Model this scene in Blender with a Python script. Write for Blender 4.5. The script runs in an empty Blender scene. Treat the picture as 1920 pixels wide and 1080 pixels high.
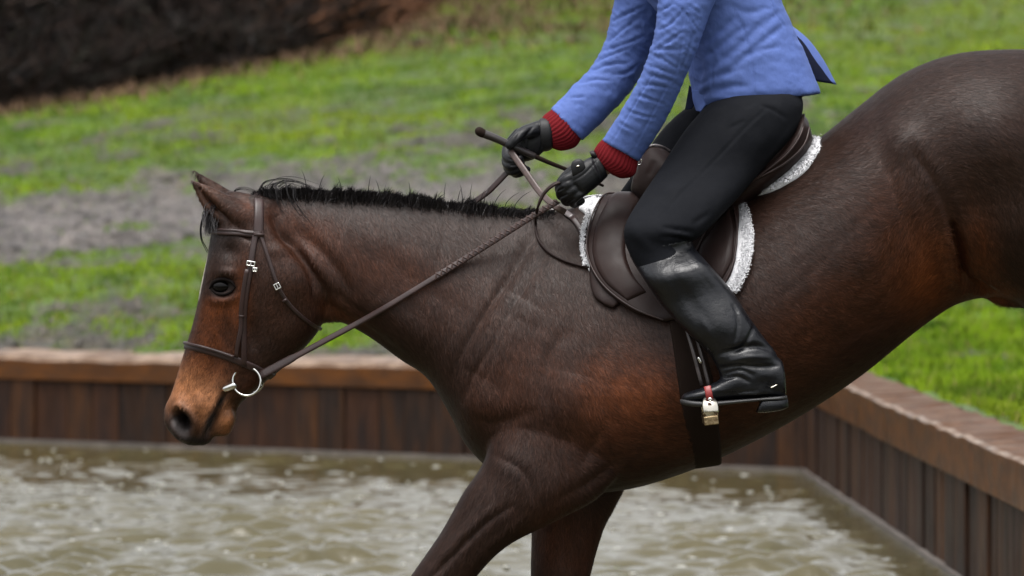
import bpy, bmesh, math, random
import numpy as np
from mathutils import Vector, Matrix
from mathutils.bvhtree import BVHTree

random.seed(7)
RNG = np.random.default_rng(11)
SC = bpy.context.scene
COL = SC.collection

# ------------------------------------------------------------------ camera
F = 9120.0          # focal length in photo pixels (1920 wide)
CAMZ = 1.45         # eye height above the water
HY = 390.0          # row of the horizon in the photo
HD = 12.0           # distance of the horse's middle plane
cam = bpy.data.cameras.new('camera')
camo = bpy.data.objects.new('camera', cam)
COL.objects.link(camo)
cam.sensor_width = 36.0
cam.lens = F / 1920.0 * 36.0
cam.shift_y = -(540.0 - HY) / 1920.0
cam.clip_start = 0.5
cam.clip_end = 2000
camo.location = (0, 0, CAMZ)
camo.rotation_euler = (math.radians(90), 0, 0)
cam.dof.use_dof = True
cam.dof.focus_distance = 11.75
cam.dof.aperture_fstop = 5.8
SC.camera = camo

# ------------------------------------------------------------------ sky and sun
SUN_EL, SUN_ROT = math.radians(76), math.radians(200)
world = bpy.data.worlds.new('World')
SC.world = world
world.use_nodes = True
wn = world.node_tree
for n in list(wn.nodes):
    wn.nodes.remove(n)
w_out = wn.nodes.new('ShaderNodeOutputWorld')
w_bg = wn.nodes.new('ShaderNodeBackground')
w_sky = wn.nodes.new('ShaderNodeTexSky')
w_sky.sky_type = 'NISHITA'
w_sky.sun_disc = False
w_sky.sun_elevation = SUN_EL
w_sky.sun_rotation = SUN_ROT
w_sky.air_density = 1.0
w_sky.dust_density = 6.0
w_sky.ozone_density = 1.0
w_hsv = wn.nodes.new('ShaderNodeHueSaturation')      # an overcast sky: nearly without colour
w_hsv.inputs['Saturation'].default_value = 0.18
wn.links.new(w_sky.outputs[0], w_hsv.inputs['Color'])
wn.links.new(w_hsv.outputs[0], w_bg.inputs['Color'])
w_bg.inputs['Strength'].default_value = 0.148
wn.links.new(w_bg.outputs[0], w_out.inputs['Surface'])
sun = bpy.data.lights.new('sun', 'SUN')
sun.energy = 0.95
sun.angle = math.radians(35)
sun.color = (1.0, 0.97, 0.93)
suno = bpy.data.objects.new('sun', sun)
COL.objects.link(suno)
# sky's sun_rotation turns clockwise from +Y; lamp pointed from the same place
_sd = Vector((math.sin(SUN_ROT) * math.cos(SUN_EL), math.cos(SUN_ROT) * math.cos(SUN_EL), math.sin(SUN_EL)))
suno.rotation_euler = _sd.to_track_quat('Z', 'Y').to_euler()
SC.view_settings.view_transform = 'Standard'
SC.view_settings.look = 'None'
SC.view_settings.gamma = 1.0
SC.view_settings.use_curve_mapping = False
SC.view_settings.exposure = 1.15
SC.render.engine = 'CYCLES'
SC.cycles.max_bounces = 6

# ------------------------------------------------------------------ helpers
def P(px, py, Y=HD):
    """point of the place at distance Y that the photo shows at (px, py)"""
    return Vector(((px - 960.0) * Y / F, Y, CAMZ - (py - HY) * Y / F))

def proj(co, mirror=True):
    Y = co[:, 1].copy()
    if mirror:
        Y = np.where(Y > HD, 2 * HD - Y, Y)
    return 960.0 + co[:, 0] * F / Y, HY + (CAMZ - co[:, 2]) * F / Y

_PERM = np.random.default_rng(3).random((257, 257))
def vnoise(x, y, seed=0):
    x = np.asarray(x, float) + seed * 17.31
    y = np.asarray(y, float) + seed * 9.73
    xi, yi = np.floor(x).astype(int), np.floor(y).astype(int)
    fx, fy = x - xi, y - yi
    fx = fx * fx * (3 - 2 * fx); fy = fy * fy * (3 - 2 * fy)
    a, b = xi % 256, yi % 256
    v00, v10 = _PERM[a, b], _PERM[(a + 1) % 256, b]
    v01, v11 = _PERM[a, (b + 1) % 256], _PERM[(a + 1) % 256, (b + 1) % 256]
    return (v00 * (1 - fx) + v10 * fx) * (1 - fy) + (v01 * (1 - fx) + v11 * fx) * fy

def fbm(x, y, seed=0, octv=4):
    s, a, t = 0, 1.0, 0
    for o in range(octv):
        s = s + a * vnoise(x * 2 ** o, y * 2 ** o, seed + o * 5)
        t += a; a *= 0.5
    return s / t

def sstep(a, b, x):
    t = np.clip((x - a) / (b - a), 0, 1)
    return t * t * (3 - 2 * t)

def catmull(pts, n):
    """resample rows of pts (k,d) with a centripetal-ish Catmull-Rom, n steps per span"""
    pts = np.asarray(pts, float)
    k = len(pts)
    if k < 3:
        t = np.linspace(0, 1, n * (k - 1) + 1)[:, None]
        return pts[0] * (1 - t) + pts[-1] * t
    ext = np.vstack([2 * pts[0] - pts[1], pts, 2 * pts[-1] - pts[-2]])
    out = []
    for i in range(1, k):
        p0, p1, p2, p3 = ext[i - 1], ext[i], ext[i + 1], ext[i + 2]
        for j in range(n):
            t = j / n
            out.append(0.5 * (2 * p1 + (p2 - p0) * t + (2 * p0 - 5 * p1 + 4 * p2 - p3) * t * t
                              + (3 * p1 - p0 - 3 * p2 + p3) * t ** 3))
    out.append(pts[-1])
    return np.array(out)

class MB:
    """collects vertices and faces of ONE mesh object"""
    def __init__(self):
        self.v, self.f = [], []
    def grid(self, rows, closed=True, caps=True):
        base = len(self.v)
        n = len(rows[0])
        for r in rows:
            self.v.extend([tuple(p) for p in r])
        m = n if closed else n - 1
        for i in range(len(rows) - 1):
            for j in range(m):
                a = base + i * n + j; b = base + i * n + (j + 1) % n
                self.f.append((a, b, b + n, a + n))
        if caps and closed:
            self.f.append(tuple(base + j for j in range(n))[::-1])
            self.f.append(tuple(base + (len(rows) - 1) * n + j for j in range(n)))
    def loft(self, rings, nsub=5, nang=28, Y=HD):
        """rings: (ax,ay, bx,by, half width, k, p, Yc): two opposite outline points in photo pixels and the
        half thickness in depth; k widens the a end, p squares the section"""
        full = []
        for r in rings:
            r = list(r) + [0.0, 1.0, Y][len(r) - 5:] if len(r) < 8 else list(r)
            full.append(r)
        rr = catmull(full, nsub)
        rows = []
        for ax, ay, bx, by, w, k, p, yc in rr:
            A, B = P(ax, ay, yc), P(bx, by, yc)
            c, h = (A + B) / 2, (A - B) / 2
            row = []
            for j in range(nang):
                t = 2 * math.pi * j / nang
                s, co = math.sin(t), math.cos(t)
                hh = math.copysign(abs(co) ** p, co)
                yy = w * math.copysign(abs(s) ** p, s) * (1 + k * co)
                row.append(c + h * hh + Vector((0, yy, 0)))
            rows.append(row)
        self.grid(rows)
    def tube(self, pts, radii, nsub=4, nang=10, flat=1.0, up=None):
        pts = [list(p) + [r] for p, r in zip(pts, radii)]
        q = catmull(pts, nsub)
        c = [Vector(x[:3]) for x in q]
        rad = [max(1e-4, x[3]) for x in q]
        # round the ends
        d0 = (c[1] - c[0]).normalized(); d1 = (c[-1] - c[-2]).normalized()
        c2, r2 = [], []
        for a in (80, 55, 28):
            A = math.radians(a); c2.append(c[0] - d0 * rad[0] * math.sin(A)); r2.append(rad[0] * math.cos(A))
        c2 += c; r2 += rad
        for a in (28, 55, 80):
            A = math.radians(a); c2.append(c[-1] + d1 * rad[-1] * math.sin(A)); r2.append(rad[-1] * math.cos(A))
        n = None
        rows = []
        for i, p in enumerate(c2):
            d = (c2[min(i + 1, len(c2) - 1)] - c2[max(i - 1, 0)]).normalized()
            if n is None:
                u = Vector(up) if up else (Vector((0, 0, 1)) if abs(d.z) < .9 else Vector((1, 0, 0)))
                n = (u - d * u.dot(d)).normalized()
            else:
                n = (n - d * n.dot(d)).normalized()
            b = d.cross(n)
            rows.append([p + n * (r2[i] * flat * math.cos(2 * math.pi * j / nang)) + b * (r2[i] * math.sin(2 * math.pi * j / nang)) for j in range(nang)])
        self.grid(rows)
    def box(self, c, s, rot=None):
        base = len(self.v)
        for x in (-1, 1):
            for y in (-1, 1):
                for z in (-1, 1):
                    q = Vector((x * s[0] / 2, y * s[1] / 2, z * s[2] / 2))
                    if rot is not None:
                        q = rot @ q
                    self.v.append(tuple(Vector(c) + q))
        for f in ((0, 1, 3, 2), (4, 6, 7, 5), (0, 4, 5, 1), (2, 3, 7, 6), (0, 2, 6, 4), (1, 5, 7, 3)):
            self.f.append(tuple(base + i for i in f))
    def mesh(self, name):
        me = bpy.data.meshes.new(name)
        me.from_pydata(self.v, [], self.f)
        me.update()
        bm = bmesh.new(); bm.from_mesh(me)
        bmesh.ops.recalc_face_normals(bm, faces=bm.faces)
        bm.to_mesh(me); bm.free()
        return me
    def build(self, name, mat, parent=None, smooth=True, bevel=0.0, subsurf=0):
        me = self.mesh(name)
        return link(name, me, mat, parent, smooth, bevel, subsurf)

def link(name, me, mat, parent=None, smooth=True, bevel=0.0, subsurf=0):
    o = bpy.data.objects.new(name, me)
    COL.objects.link(o)
    if mat:
        me.materials.append(mat)
    if smooth:
        me.polygons.foreach_set('use_smooth', [True] * len(me.polygons))
    if bevel:
        m = o.modifiers.new('bevel', 'BEVEL'); m.width = bevel; m.segments = 2; m.limit_method = 'ANGLE'
        m.angle_limit = math.radians(40)
    if subsurf:
        m = o.modifiers.new('sub', 'SUBSURF'); m.levels = subsurf; m.render_levels = subsurf
    if parent:
        o.parent = parent
        o.matrix_parent_inverse = Matrix.Translation(parent.location).inverted()
    return o

def arrays_mesh(name, verts, tris, cols=None, normals=None):
    me = bpy.data.meshes.new(name)
    nv, nt = len(verts), len(tris)
    k = tris.shape[1]
    me.vertices.add(nv); me.loops.add(nt * k); me.polygons.add(nt)
    me.vertices.foreach_set('co', np.ascontiguousarray(verts, np.float32).ravel())
    me.loops.foreach_set('vertex_index', np.ascontiguousarray(tris, np.int32).ravel())
    me.polygons.foreach_set('loop_start', np.arange(0, nt * k, k, dtype=np.int32))
    me.update(calc_edges=True)
    if cols is not None:
        set_col(me, cols)
    if normals is not None:
        me.polygons.foreach_set('use_smooth', np.ones(nt, bool))
        me.normals_split_custom_set_from_vertices(normals.tolist())
    return me

def set_col(me, cols, name='col'):
    a = me.color_attributes.new(name, 'FLOAT_COLOR', 'POINT')
    c = np.ones((len(cols), 4), np.float32); c[:, :3] = cols
    a.data.foreach_set('color', c.ravel())

def faced(V, N):
    """turn loose triangles so that their winding agrees with the normals they carry"""
    t = V.reshape(-1, 3, 3); n = N.reshape(-1, 3, 3)[:, 0]
    g = np.cross(t[:, 1] - t[:, 0], t[:, 2] - t[:, 0])
    fl = (g * n).sum(1) < 0
    t[fl] = t[fl][:, [1, 0, 2]]
    return t.reshape(-1, 3)

def thing(name, label, cat, loc=(0, 0, 0), group=None):
    o = bpy.data.objects.new(name, None)
    COL.objects.link(o)
    o.location = loc
    o.empty_display_size = 0.1
    return tag(o, label, cat, group)

def tag(o, label, cat, group=None):
    o['label'] = label; o['category'] = cat
    if group: o['group'] = group
    return o

def evaluated(o):
    dg = bpy.context.evaluated_depsgraph_get()
    dg.update()
    return bpy.data.meshes.new_from_object(o.evaluated_get(dg))

def coords(me):
    co = np.empty(len(me.vertices) * 3, np.float32); me.vertices.foreach_get('co', co)
    return co.reshape(-1, 3).astype(float)

def vnormals(me):
    n = np.empty(len(me.vertices) * 3, np.float32); me.vertex_normals.foreach_get('vector', n)
    return n.reshape(-1, 3).astype(float)

def remeshed(name, mb, voxel, smooth=6, factor=0.5):
    o = bpy.data.objects.new('tmp', mb.mesh('tmp'))
    COL.objects.link(o)
    m = o.modifiers.new('r', 'REMESH'); m.mode = 'VOXEL'; m.voxel_size = voxel; m.adaptivity = 0
    if smooth:
        s = o.modifiers.new('s', 'SMOOTH'); s.factor = factor; s.iterations = smooth
    me = evaluated(o)
    old = o.data
    bpy.data.objects.remove(o); bpy.data.meshes.remove(old)
    me.name = name
    me.materials.clear()
    return me

def seg_dist(px, py, line):
    """distance of points to a polyline, and the parameter 0..1 along it"""
    best = np.full(px.shape, 1e9); par = np.zeros(px.shape)
    n = len(line) - 1
    for i in range(n):
        (x0, y0), (x1, y1) = line[i], line[i + 1]
        dx, dy = x1 - x0, y1 - y0
        L = dx * dx + dy * dy + 1e-9
        t = np.clip(((px - x0) * dx + (py - y0) * dy) / L, 0, 1)
        d = np.hypot(px - x0 - t * dx, py - y0 - t * dy)
        m = d < best
        best = np.where(m, d, best); par = np.where(m, (i + t) / n, par)
    return best, par

def sculpt(me, strokes, both=True, taper=True):
    """strokes: (polyline in photo pixels, radius in pixels, depth in metres (+ out, - in)[, profile])"""
    co = coords(me); no = vnormals(me)
    px, py = proj(co, both)
    facing = np.abs(no[:, 1]) if both else np.clip(-no[:, 1], 0, 1)
    wgt = sstep(0.05, 0.55, facing)
    disp = np.zeros(len(co))
    for st in strokes:
        line, r, amp = st[0], st[1], st[2]
        if len(line) > 2:
            line = [tuple(q) for q in catmull(line, 4)]
        xs = [q[0] for q in line]; ys = [q[1] for q in line]
        m = (px > min(xs) - 3 * r) & (px < max(xs) + 3 * r) & (py > min(ys) - 3 * r) & (py < max(ys) + 3 * r)
        if not m.any():
            continue
        if len(line) == 1:
            d = np.hypot(px[m] - xs[0], py[m] - ys[0]); t = np.full(d.shape, .5)
        else:
            d, t = seg_dist(px[m], py[m], line)
        g = np.exp(-(d / r) ** 2 * 1.4)
        if taper and len(line) > 1:
            g = g * (0.25 + 0.75 * np.sin(np.pi * np.clip(t, 0.0, 1.0)) ** 0.6)
        disp[m] += amp * g
    co += no * (disp * wgt)[:, None]
    me.vertices.foreach_set('co', co.astype(np.float32).ravel())
    me.update()

# ------------------------------------------------------------------ materials
def mat(name, base=(0.5, 0.5, 0.5), rough=0.6, spec=0.5, metal=0.0, noise=None, bump=None, attr=None, sheen=0.0,
        coat=0.0, rough_noise=None):
    """noise: (scale xyz, second colour, low, high, detail); bump: (scale xyz, strength, distance)"""
    m = bpy.data.materials.new(name)
    m.use_nodes = True
    nt = m.node_tree
    b = nt.nodes['Principled BSDF']
    b.inputs['Roughness'].default_value = rough
    b.inputs['Specular IOR Level'].default_value = spec
    b.inputs['Metallic'].default_value = metal
    b.inputs['Sheen Weight'].default_value = sheen
    b.inputs['Coat Weight'].default_value = coat
    b.inputs['Base Color'].default_value = (*base, 1)
    tc = nt.nodes.new('ShaderNodeTexCoord')
    src = None
    if attr:
        a = nt.nodes.new('ShaderNodeVertexColor'); a.layer_name = attr
        src = a.outputs['Color']
    def tex(scale, detail=5, rough_=0.6):
        mp = nt.nodes.new('ShaderNodeMapping')
        mp.inputs['Scale'].default_value = scale if hasattr(scale, '__len__') else (scale,) * 3
        nt.links.new(tc.outputs['Object'], mp.inputs['Vector'])
        n = nt.nodes.new('ShaderNodeTexNoise')
        n.inputs['Scale'].default_value = 1.0
        n.inputs['Detail'].default_value = detail
        n.inputs['Roughness'].default_value = rough_
        nt.links.new(mp.outputs[0], n.inputs['Vector'])
        return n.outputs['Fac']
    if noise:
        for ns in (noise if isinstance(noise, list) else [noise]):
            sc, c2, lo, hi = ns[:4]
            t = tex(sc, ns[4] if len(ns) > 4 else 5)
            mr = nt.nodes.new('ShaderNodeMapRange')
            mr.inputs['From Min'].default_value = lo; mr.inputs['From Max'].default_value = hi
            nt.links.new(t, mr.inputs['Value'])
            mx = nt.nodes.new('ShaderNodeMix'); mx.data_type = 'RGBA'
            nt.links.new(mr.outputs[0], mx.inputs['Factor'])
            if src is not None:
                nt.links.new(src, mx.inputs['A'])
            else:
                mx.inputs['A'].default_value = (*base, 1)
            if isinstance(c2, (int, float)):       # multiply the colour underneath
                mx.blend_type = 'MULTIPLY'; c2 = (c2, c2, c2)
            mx.inputs['B'].default_value = (*c2, 1)
            src = mx.outputs['Result']
    if src is not None:
        nt.links.new(src, b.inputs['Base Color'])
    if rough_noise:
        sc, lo, hi = rough_noise
        t = tex(sc)
        mr = nt.nodes.new('ShaderNodeMapRange')
        mr.inputs['From Min'].default_value = 0.3; mr.inputs['From Max'].default_value = 0.7
        mr.inputs['To Min'].default_value = lo; mr.inputs['To Max'].default_value = hi
        nt.links.new(t, mr.inputs['Value']); nt.links.new(mr.outputs[0], b.inputs['Roughness'])
    if bump:
        prev = None
        for bp in (bump if isinstance(bump, list) else [bump]):
            t = tex(bp[0])
            bn = nt.nodes.new('ShaderNodeBump')
            bn.inputs['Strength'].default_value = bp[1]; bn.inputs['Distance'].default_value = bp[2]
            nt.links.new(t, bn.inputs['Height'])
            if prev is not None:
                nt.links.new(prev, bn.inputs['Normal'])
            prev = bn.outputs['Normal']
        nt.links.new(prev, b.inputs['Normal'])
    return m
# ================================================================== THE SETTING
BANK = 0.52
CX, CY = 1.62, 26.7                      # the pond's far corner
def back_y(x):  return CY - 0.73 * (x - CX)          # back wall, left of the corner
def right_x(y): return CX + 0.02 * (CY - y)          # right wall, nearer than the corner

def hill(x, y):
    d = np.where(x < CX, y - back_y(x), y - CY)
    d = np.clip(d, 0, None)
    z = 0.10 * d
    far = np.clip(d - 40, 0, None)
    return z - 0.10 * (far - 6 * (1 - np.exp(-far / 6)))

def mud_mask(x, y):
    """1 = churned mud, 0 = grass"""
    px = 960 + x * F / y
    z = 0.54 + hill(x, y)
    py = HY + (CAMZ - z) * F / y
    n = fbm(x * 0.75, y * 0.42, 2, 5)
    n2 = fbm(x * 2.6, y * 1.5, 9, 4)
    left = sstep(1350, 350, px)
    band = np.exp(-((y - 38.8 - 0.1 * x) / 3.1) ** 2) * (0.33 + 0.27 * left)
    edge = np.where(x < CX, np.exp(-((y - back_y(x)) / 1.1) ** 2) * 0.24, 0)
    upper = np.exp(-((y - 43.5) / 2.8) ** 2) * 0.10
    rb = np.where(x > CX, np.exp(-((x - right_x(y) - .3) / 0.25) ** 2) * 0.12, 0)
    n3 = fbm(x * 7.0, y * 3.2, 15, 3)
    v = band + edge + upper + rb + (n - 0.5) * 0.62 + (n2 - 0.5) * 0.72 + (n3 - .5) * .55
    spots = sstep(.60, .72, fbm(x * 2.2 + 7, y * 1.1, 51, 3)) * np.where(x < CX, sstep(30, 33, y) * sstep(54, 46, y), .6)
    return np.clip(sstep(0.10, 0.42, v) + .8 * spots, 0, 1)

def ground_z(x, y):
    m = mud_mask(x, y)
    z = 0.54 + hill(x, y)
    z = z + np.where(x > CX, .035 * sstep(28, 25, y), 0)
    z = z + (fbm(x * 1.1, y * 1.1, 4, 4) - 0.5) * 0.09
    z = z + (fbm(x * 5, y * 5, 6, 3) - 0.5) * (0.03 + 0.10 * m) + (fbm(x * 13, y * 13, 8, 2) - .5) * .085 * m - 0.03 * m
    return z

M_ground = mat('mud_and_turf', rough=0.5, spec=.22, attr='col', noise=[((9, 9, 9), 0.55, .42, .68), ((1.3, 1.3, 1.3), 0.8, .4, .6)],
               bump=((30, 30, 30), .6, .02), rough_noise=((3, 3, 3), .32, .7))
GREEN = np.array([0.058, 0.098, 0.012]); MUD = np.array([0.086, 0.075, 0.069]); DARK_MUD = np.array([0.040, 0.033, 0.022])

def axis(lo, hi, near_lo, near_hi, step, coarse):
    a = [lo]
    while a[-1] < near_lo: a.append(min(near_lo, a[-1] + max(step, (near_lo - a[-1]) * coarse)))
    while a[-1] < near_hi: a.append(a[-1] + step)
    while a[-1] < hi: a.append(min(hi, a[-1] + max(step, (a[-1] - near_hi) * coarse + step)))
    return np.array(a)

def build_ground():
    V, T, n0 = [], [], 0
    xs_l = axis(-260, CX + .10, -7.5, CX + .10, 0.085, .25); xs_l[-1] = CX + .10
    xs_r = axis(CX + .10, 260, CX + .10, 6.5, 0.085, .3)[1:]
    xs = np.concatenate([xs_l, xs_r])
    # behind the back wall: t runs away from the wall
    ts = axis(0.0, 420, 0.0, 46, 0.11, .12)
    X, Tt = np.meshgrid(xs, ts)
    base = np.where(X < CX, back_y(X) + 0.20, CY + 0.20)
    base = np.minimum(base, 120)
    Y = base + Tt
    patches = [(X, Y)]
    # right bank, between the right wall and far away
    ys = axis(-80, CY + .20, 15.5, CY + .20, 0.11, .25); ys[-1] = CY + .20
    us = axis(0.0, 260, 0, 3.2, 0.085, .3)
    U, Y2 = np.meshgrid(us, ys)
    patches.append((right_x(Y2) + 0.20 + U, Y2))
    # the camera's bank and the left bank, out of the picture
    ys = np.linspace(-80, 7.5, 12); us = np.linspace(-260, 0, 14)
    U, Y2 = np.meshgrid(us, ys)
    patches.append((right_x(Y2) + 0.20 + U, Y2))
    ys = np.linspace(7.5, 30, 8); us = np.linspace(-260, -22, 12)
    U, Y2 = np.meshgrid(us, ys)
    patches.append((U, np.where(Y2 > 29.9, back_y(U) + 0.2, Y2)))
    cols = []
    for X, Y in patches:
        r, c = X.shape
        yy = np.maximum(Y, 12)
        Z = np.where(Y > 12, ground_z(X, yy), 0.53)
        V.append(np.stack([X, Y, Z], -1).reshape(-1, 3))
        m = np.where(Y > 12, mud_mask(X, yy), .3).reshape(-1, 1)
        g = fbm(X * .8, Y * .8, 12, 3).reshape(-1, 1)
        gc = GREEN * (0.7 + 0.6 * g)
        bb = (np.exp(-((Y - 38.8 - 0.1 * X) / 3.4) ** 2) * sstep(2.2, -1.2, X)).reshape(-1, 1)
        md = (DARK_MUD * (1 - bb) + MUD * bb) * np.clip(0.15 + 1.7 * fbm(X * 4, Y * 2.4, 14, 4).reshape(-1, 1), .3, 1.5) * np.clip(.2 + 1.6 * fbm(X * 9, Y * 5, 17, 2).reshape(-1, 1), .45, 1.3)
        cols.append(gc * (1 - m) + md * m)
        i = np.arange((r - 1) * (c - 1)); a = n0 + (i // (c - 1)) * c + i % (c - 1)
        T.append(np.stack([a, a + 1, a + c + 1, a + c], -1))
        n0 += r * c
    me = arrays_mesh('ground', np.concatenate(V), np.concatenate(T), np.concatenate(cols))
    o = link('ground', me, M_ground)
    o['kind'] = 'structure'
build_ground()

# ------------------------------------------------------------------ grass
M_grass = mat('grass_blade', rough=0.7, spec=0.03, attr='col')
M_grass.node_tree.nodes['Principled BSDF'].inputs['Transmission Weight'].default_value = 0.0
def blades(n, x, y, h, w, col, name, m, zoff=-0.01, lean=0.5):
    z = ground_z(x, y) + zoff
    a = RNG.uniform(0, 2 * np.pi, n)
    d = np.stack([np.cos(a), np.sin(a) * .5], -1)
    la = RNG.uniform(0, 2 * np.pi, n); lr = RNG.random(n) * lean * h
    b = np.stack([x, y, z], -1)
    half = np.zeros((n, 3)); half[:, :2] = d * w[:, None] / 2
    tip = b + np.stack([np.cos(la) * lr, np.sin(la) * lr, h], -1)
    V = np.stack([b - half, b + half, tip], 1).reshape(-1, 3)
    T = np.arange(3 * n).reshape(n, 3)
    nm = np.zeros((n, 3)); nm[:, 2] = 1.0; nm[:, :2] = RNG.normal(0, .35, (n, 2)); nm[:, 1] -= .25
    nm /= np.linalg.norm(nm, axis=1)[:, None]
    N3 = np.repeat(nm, 3, 0); V = faced(V, N3)
    me = arrays_mesh(name, V, T, np.repeat(col, 3, 0), N3)
    o = link(name, me, m, smooth=False)
    o['kind'] = 'stuff'
    return o

def grass():
    n = 800000
    u = RNG.random(n)
    px = RNG.uniform(-380, 2300, n)
    # distance spread roughly evenly over the picture's height
    py = RNG.uniform(-60, 860, n)
    y = 26.5 + (RNG.random(n) ** 1.5) * 48
    right = RNG.random(n) < 0.16
    y = np.where(right, RNG.uniform(15.5, 29, n), y)
    px = np.where(right, RNG.uniform(1560, 2300, n), px)
    x = (px - 960) * y / F
    ok = np.where(x < CX, y > back_y(x) + 0.26, (x > right_x(y) + 0.27) | (y > CY + 0.27))
    m = mud_mask(x, y)
    keep = ok & (RNG.random(n) > np.clip(m * 1.0 - .1 + .35 * (fbm(x * 9, y * 5, 33, 2) - .5), 0, .97))
    x, y, m = x[keep], y[keep], m[keep]
    n = len(x)
    g = fbm(x * 1.6, y * 1.0, 21, 4); g2 = fbm(x * .35, y * .25, 25, 3)
    h = (0.018 + 0.05 * RNG.random(n)) * (0.55 + 0.9 * g) * (1 - .5 * m)
    w = (0.007 + 0.006 * RNG.random(n)) * (y / 30) ** 0.8
    c1 = np.array([0.022, 0.056, 0.004]); c2 = np.array([0.098, 0.160, 0.006])
    g3 = fbm(x * 3.4, y * 2.0, 27, 3)
    t = np.clip((g - .5) * 2.0 + (g3 - .5) * 2.2 + .55 + RNG.normal(0, .16, n), 0, 1)[:, None]
    col = c1 * (1 - t) + c2 * t
    yel = np.clip((g2 - .45) * 3, 0, 1)[:, None]
    col = col * (1 - yel * .5) + np.array([.128, .154, .008]) * yel * .5
    dead = (RNG.random(n) < .05 + .1 * m)[:, None]
    col = np.where(dead, np.array([.16, .11, .055]), col)
    return blades(n, x, y, h, w, col, 'grass', M_grass)
grass()

# clods trodden up in the mud
def clods():
    n = 60000
    y = RNG.uniform(26.8, 47, n); x = (RNG.uniform(-300, 1900, n) - 960) * y / F
    m = mud_mask(x, y)
    k = (RNG.random(n) < m * .55) & np.where(x < CX, y > back_y(x) + .35, y > CY + .4)
    x, y = x[k], y[k]; n = len(x)
    z = ground_z(x, y)
    r = RNG.uniform(.012, .05, n); h = r * RNG.uniform(.4, .95, n)
    a0 = RNG.uniform(0, 6.28, n)
    ring = [np.stack([x + r * RNG.uniform(.7, 1.3, n) * np.cos(a0 + q * 1.2566), y + r * RNG.uniform(.7, 1.3, n) * np.sin(a0 + q * 1.2566), z - .012], -1) for q in range(5)]
    top = np.stack([x + RNG.normal(0, .3, n) * r, y + RNG.normal(0, .3, n) * r, z + h], -1)
    V = np.stack(ring + [top], 1).reshape(-1, 3)
    i = np.arange(n)[:, None] * 6
    T = np.concatenate([i + [q, (q + 1) % 5, 5] for q in range(5)])
    bb = (np.exp(-((y - 38.8 - 0.1 * x) / 3.4) ** 2) * sstep(2.2, -1.2, x))[:, None]
    c = (DARK_MUD * (1 - bb) + MUD * bb) * RNG.uniform(.35, 1.25, (n, 1))
    o = link('mud_clods', arrays_mesh('mud_clods', V, T, np.repeat(c, 6, 0)), mat('mud_clod', rough=.45, spec=.4, attr='col'))
    o['kind'] = 'stuff'
clods()

# ------------------------------------------------------------------ the thicket at the top of the slope
M_twig = mat('twig', rough=0.8, spec=0.2, attr='col')
def thicket():
    # its foot runs from (-14, 47) over (-5.4, 51) to (-0.4, 72) and on
    foot = np.array([(-30, 44.0), (-14, 47), (-5.4, 51), (-3.1, 55), (-1.6, 60), (-.7, 69), (0.6, 84), (3, 105)])
    seg = np.linalg.norm(np.diff(foot, axis=0), axis=1); cum = np.concatenate([[0], np.cumsum(seg)])
    def at(s): return np.stack([np.interp(s, cum, foot[:, 0]), np.interp(s, cum, foot[:, 1])], -1)
    n = 300000
    s = RNG.uniform(8, cum[-1], n) ** .9 * cum[-1] ** .1
    p = at(s)
    back = RNG.random(n) ** 1.3 * 6.0
    x = p[:, 0] - back * .55 + RNG.normal(0, .12, n)
    y = p[:, 1] + back * .8
    g0 = 0.54 + hill(x, y)
    edge = np.clip(back / 1.6, .25, 1)
    tall = 2.1 + .7 * sstep(1.0, 3.0, back)
    zz = RNG.random(n) ** 1.0 * tall * edge * (0.7 + .6 * fbm(x * .8, y * .8, 31, 3))
    base = np.stack([x, y, g0 + zz - .05], -1)
    L = RNG.uniform(.12, .6, n)
    d = RNG.normal(0, 1, (n, 3)); d[:, 2] = np.abs(d[:, 2]) * .8 + .1; d[:, 1] *= .6
    d /= np.linalg.norm(d, axis=1)[:, None]
    side = np.cross(d, RNG.normal(0, 1, (n, 3))); side /= np.linalg.norm(side, axis=1)[:, None]
    w = RNG.uniform(.006, .024, n)[:, None]
    big = (1 + 1.2 * sstep(3.5, 6.5, zz))[:, None]; w = w * big; L = L * big[:, 0]
    V = np.stack([base - side * w, base + side * w, base + d * L[:, None]], 1).reshape(-1, 3)
    pal = np.array([[.012, .0075, .006], [.019, .011, .008], [.008, .006, .006], [.028, .015, .010], [.012, .011, .007]])
    col = pal[RNG.integers(0, len(pal), n)] * RNG.uniform(.5, 1.2, (n, 1))
    # rusty bracken at its foot
    rust = (RNG.random(n) < sstep(55, 62, y) * sstep(74, 64, y) * .6) & (back < 2.2)
    col[rust] = np.array([.135, .060, .030]) * RNG.uniform(.6, 1.2, (rust.sum(), 1))
    me = arrays_mesh('thicket', V, np.arange(3 * n).reshape(n, 3), np.repeat(col, 3, 0))
    o = link('thicket', me, M_twig, smooth=False); o['kind'] = 'stuff'
    # dead leaves and bracken scattered where the grass meets the thicket
    n = 38000
    s = RNG.uniform(8, cum[-1], n); p = at(s); off = -np.abs(RNG.normal(0, 1, n)) * (.8 + 3.5 * sstep(55, 63, p[:, 1])) + .6
    x = p[:, 0] - off * .55; y = p[:, 1] + off * .8
    h = RNG.uniform(.02, .16, n); w = RNG.uniform(.02, .06, n)
    c = np.array([.095, .055, .030]) * RNG.uniform(.35, 1.3, (n, 1))
    blades(n, x, y, h, w, c, 'dead_bracken', M_twig, lean=1.6)
thicket()

# ------------------------------------------------------------------ pond
M_bed = mat('pond_bed', (0.10, 0.08, 0.05), .9, noise=((3, 3, 3), .6, .3, .7))
bed = MB(); bed.v = [(-30, 4, -.42), (4, 4, -.42), (4, 60, -.42), (-30, 60, -.42)]; bed.f = [(0, 1, 2, 3)]
bed.build('pond_bed', M_bed, smooth=False)['kind'] = 'structure'

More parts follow.
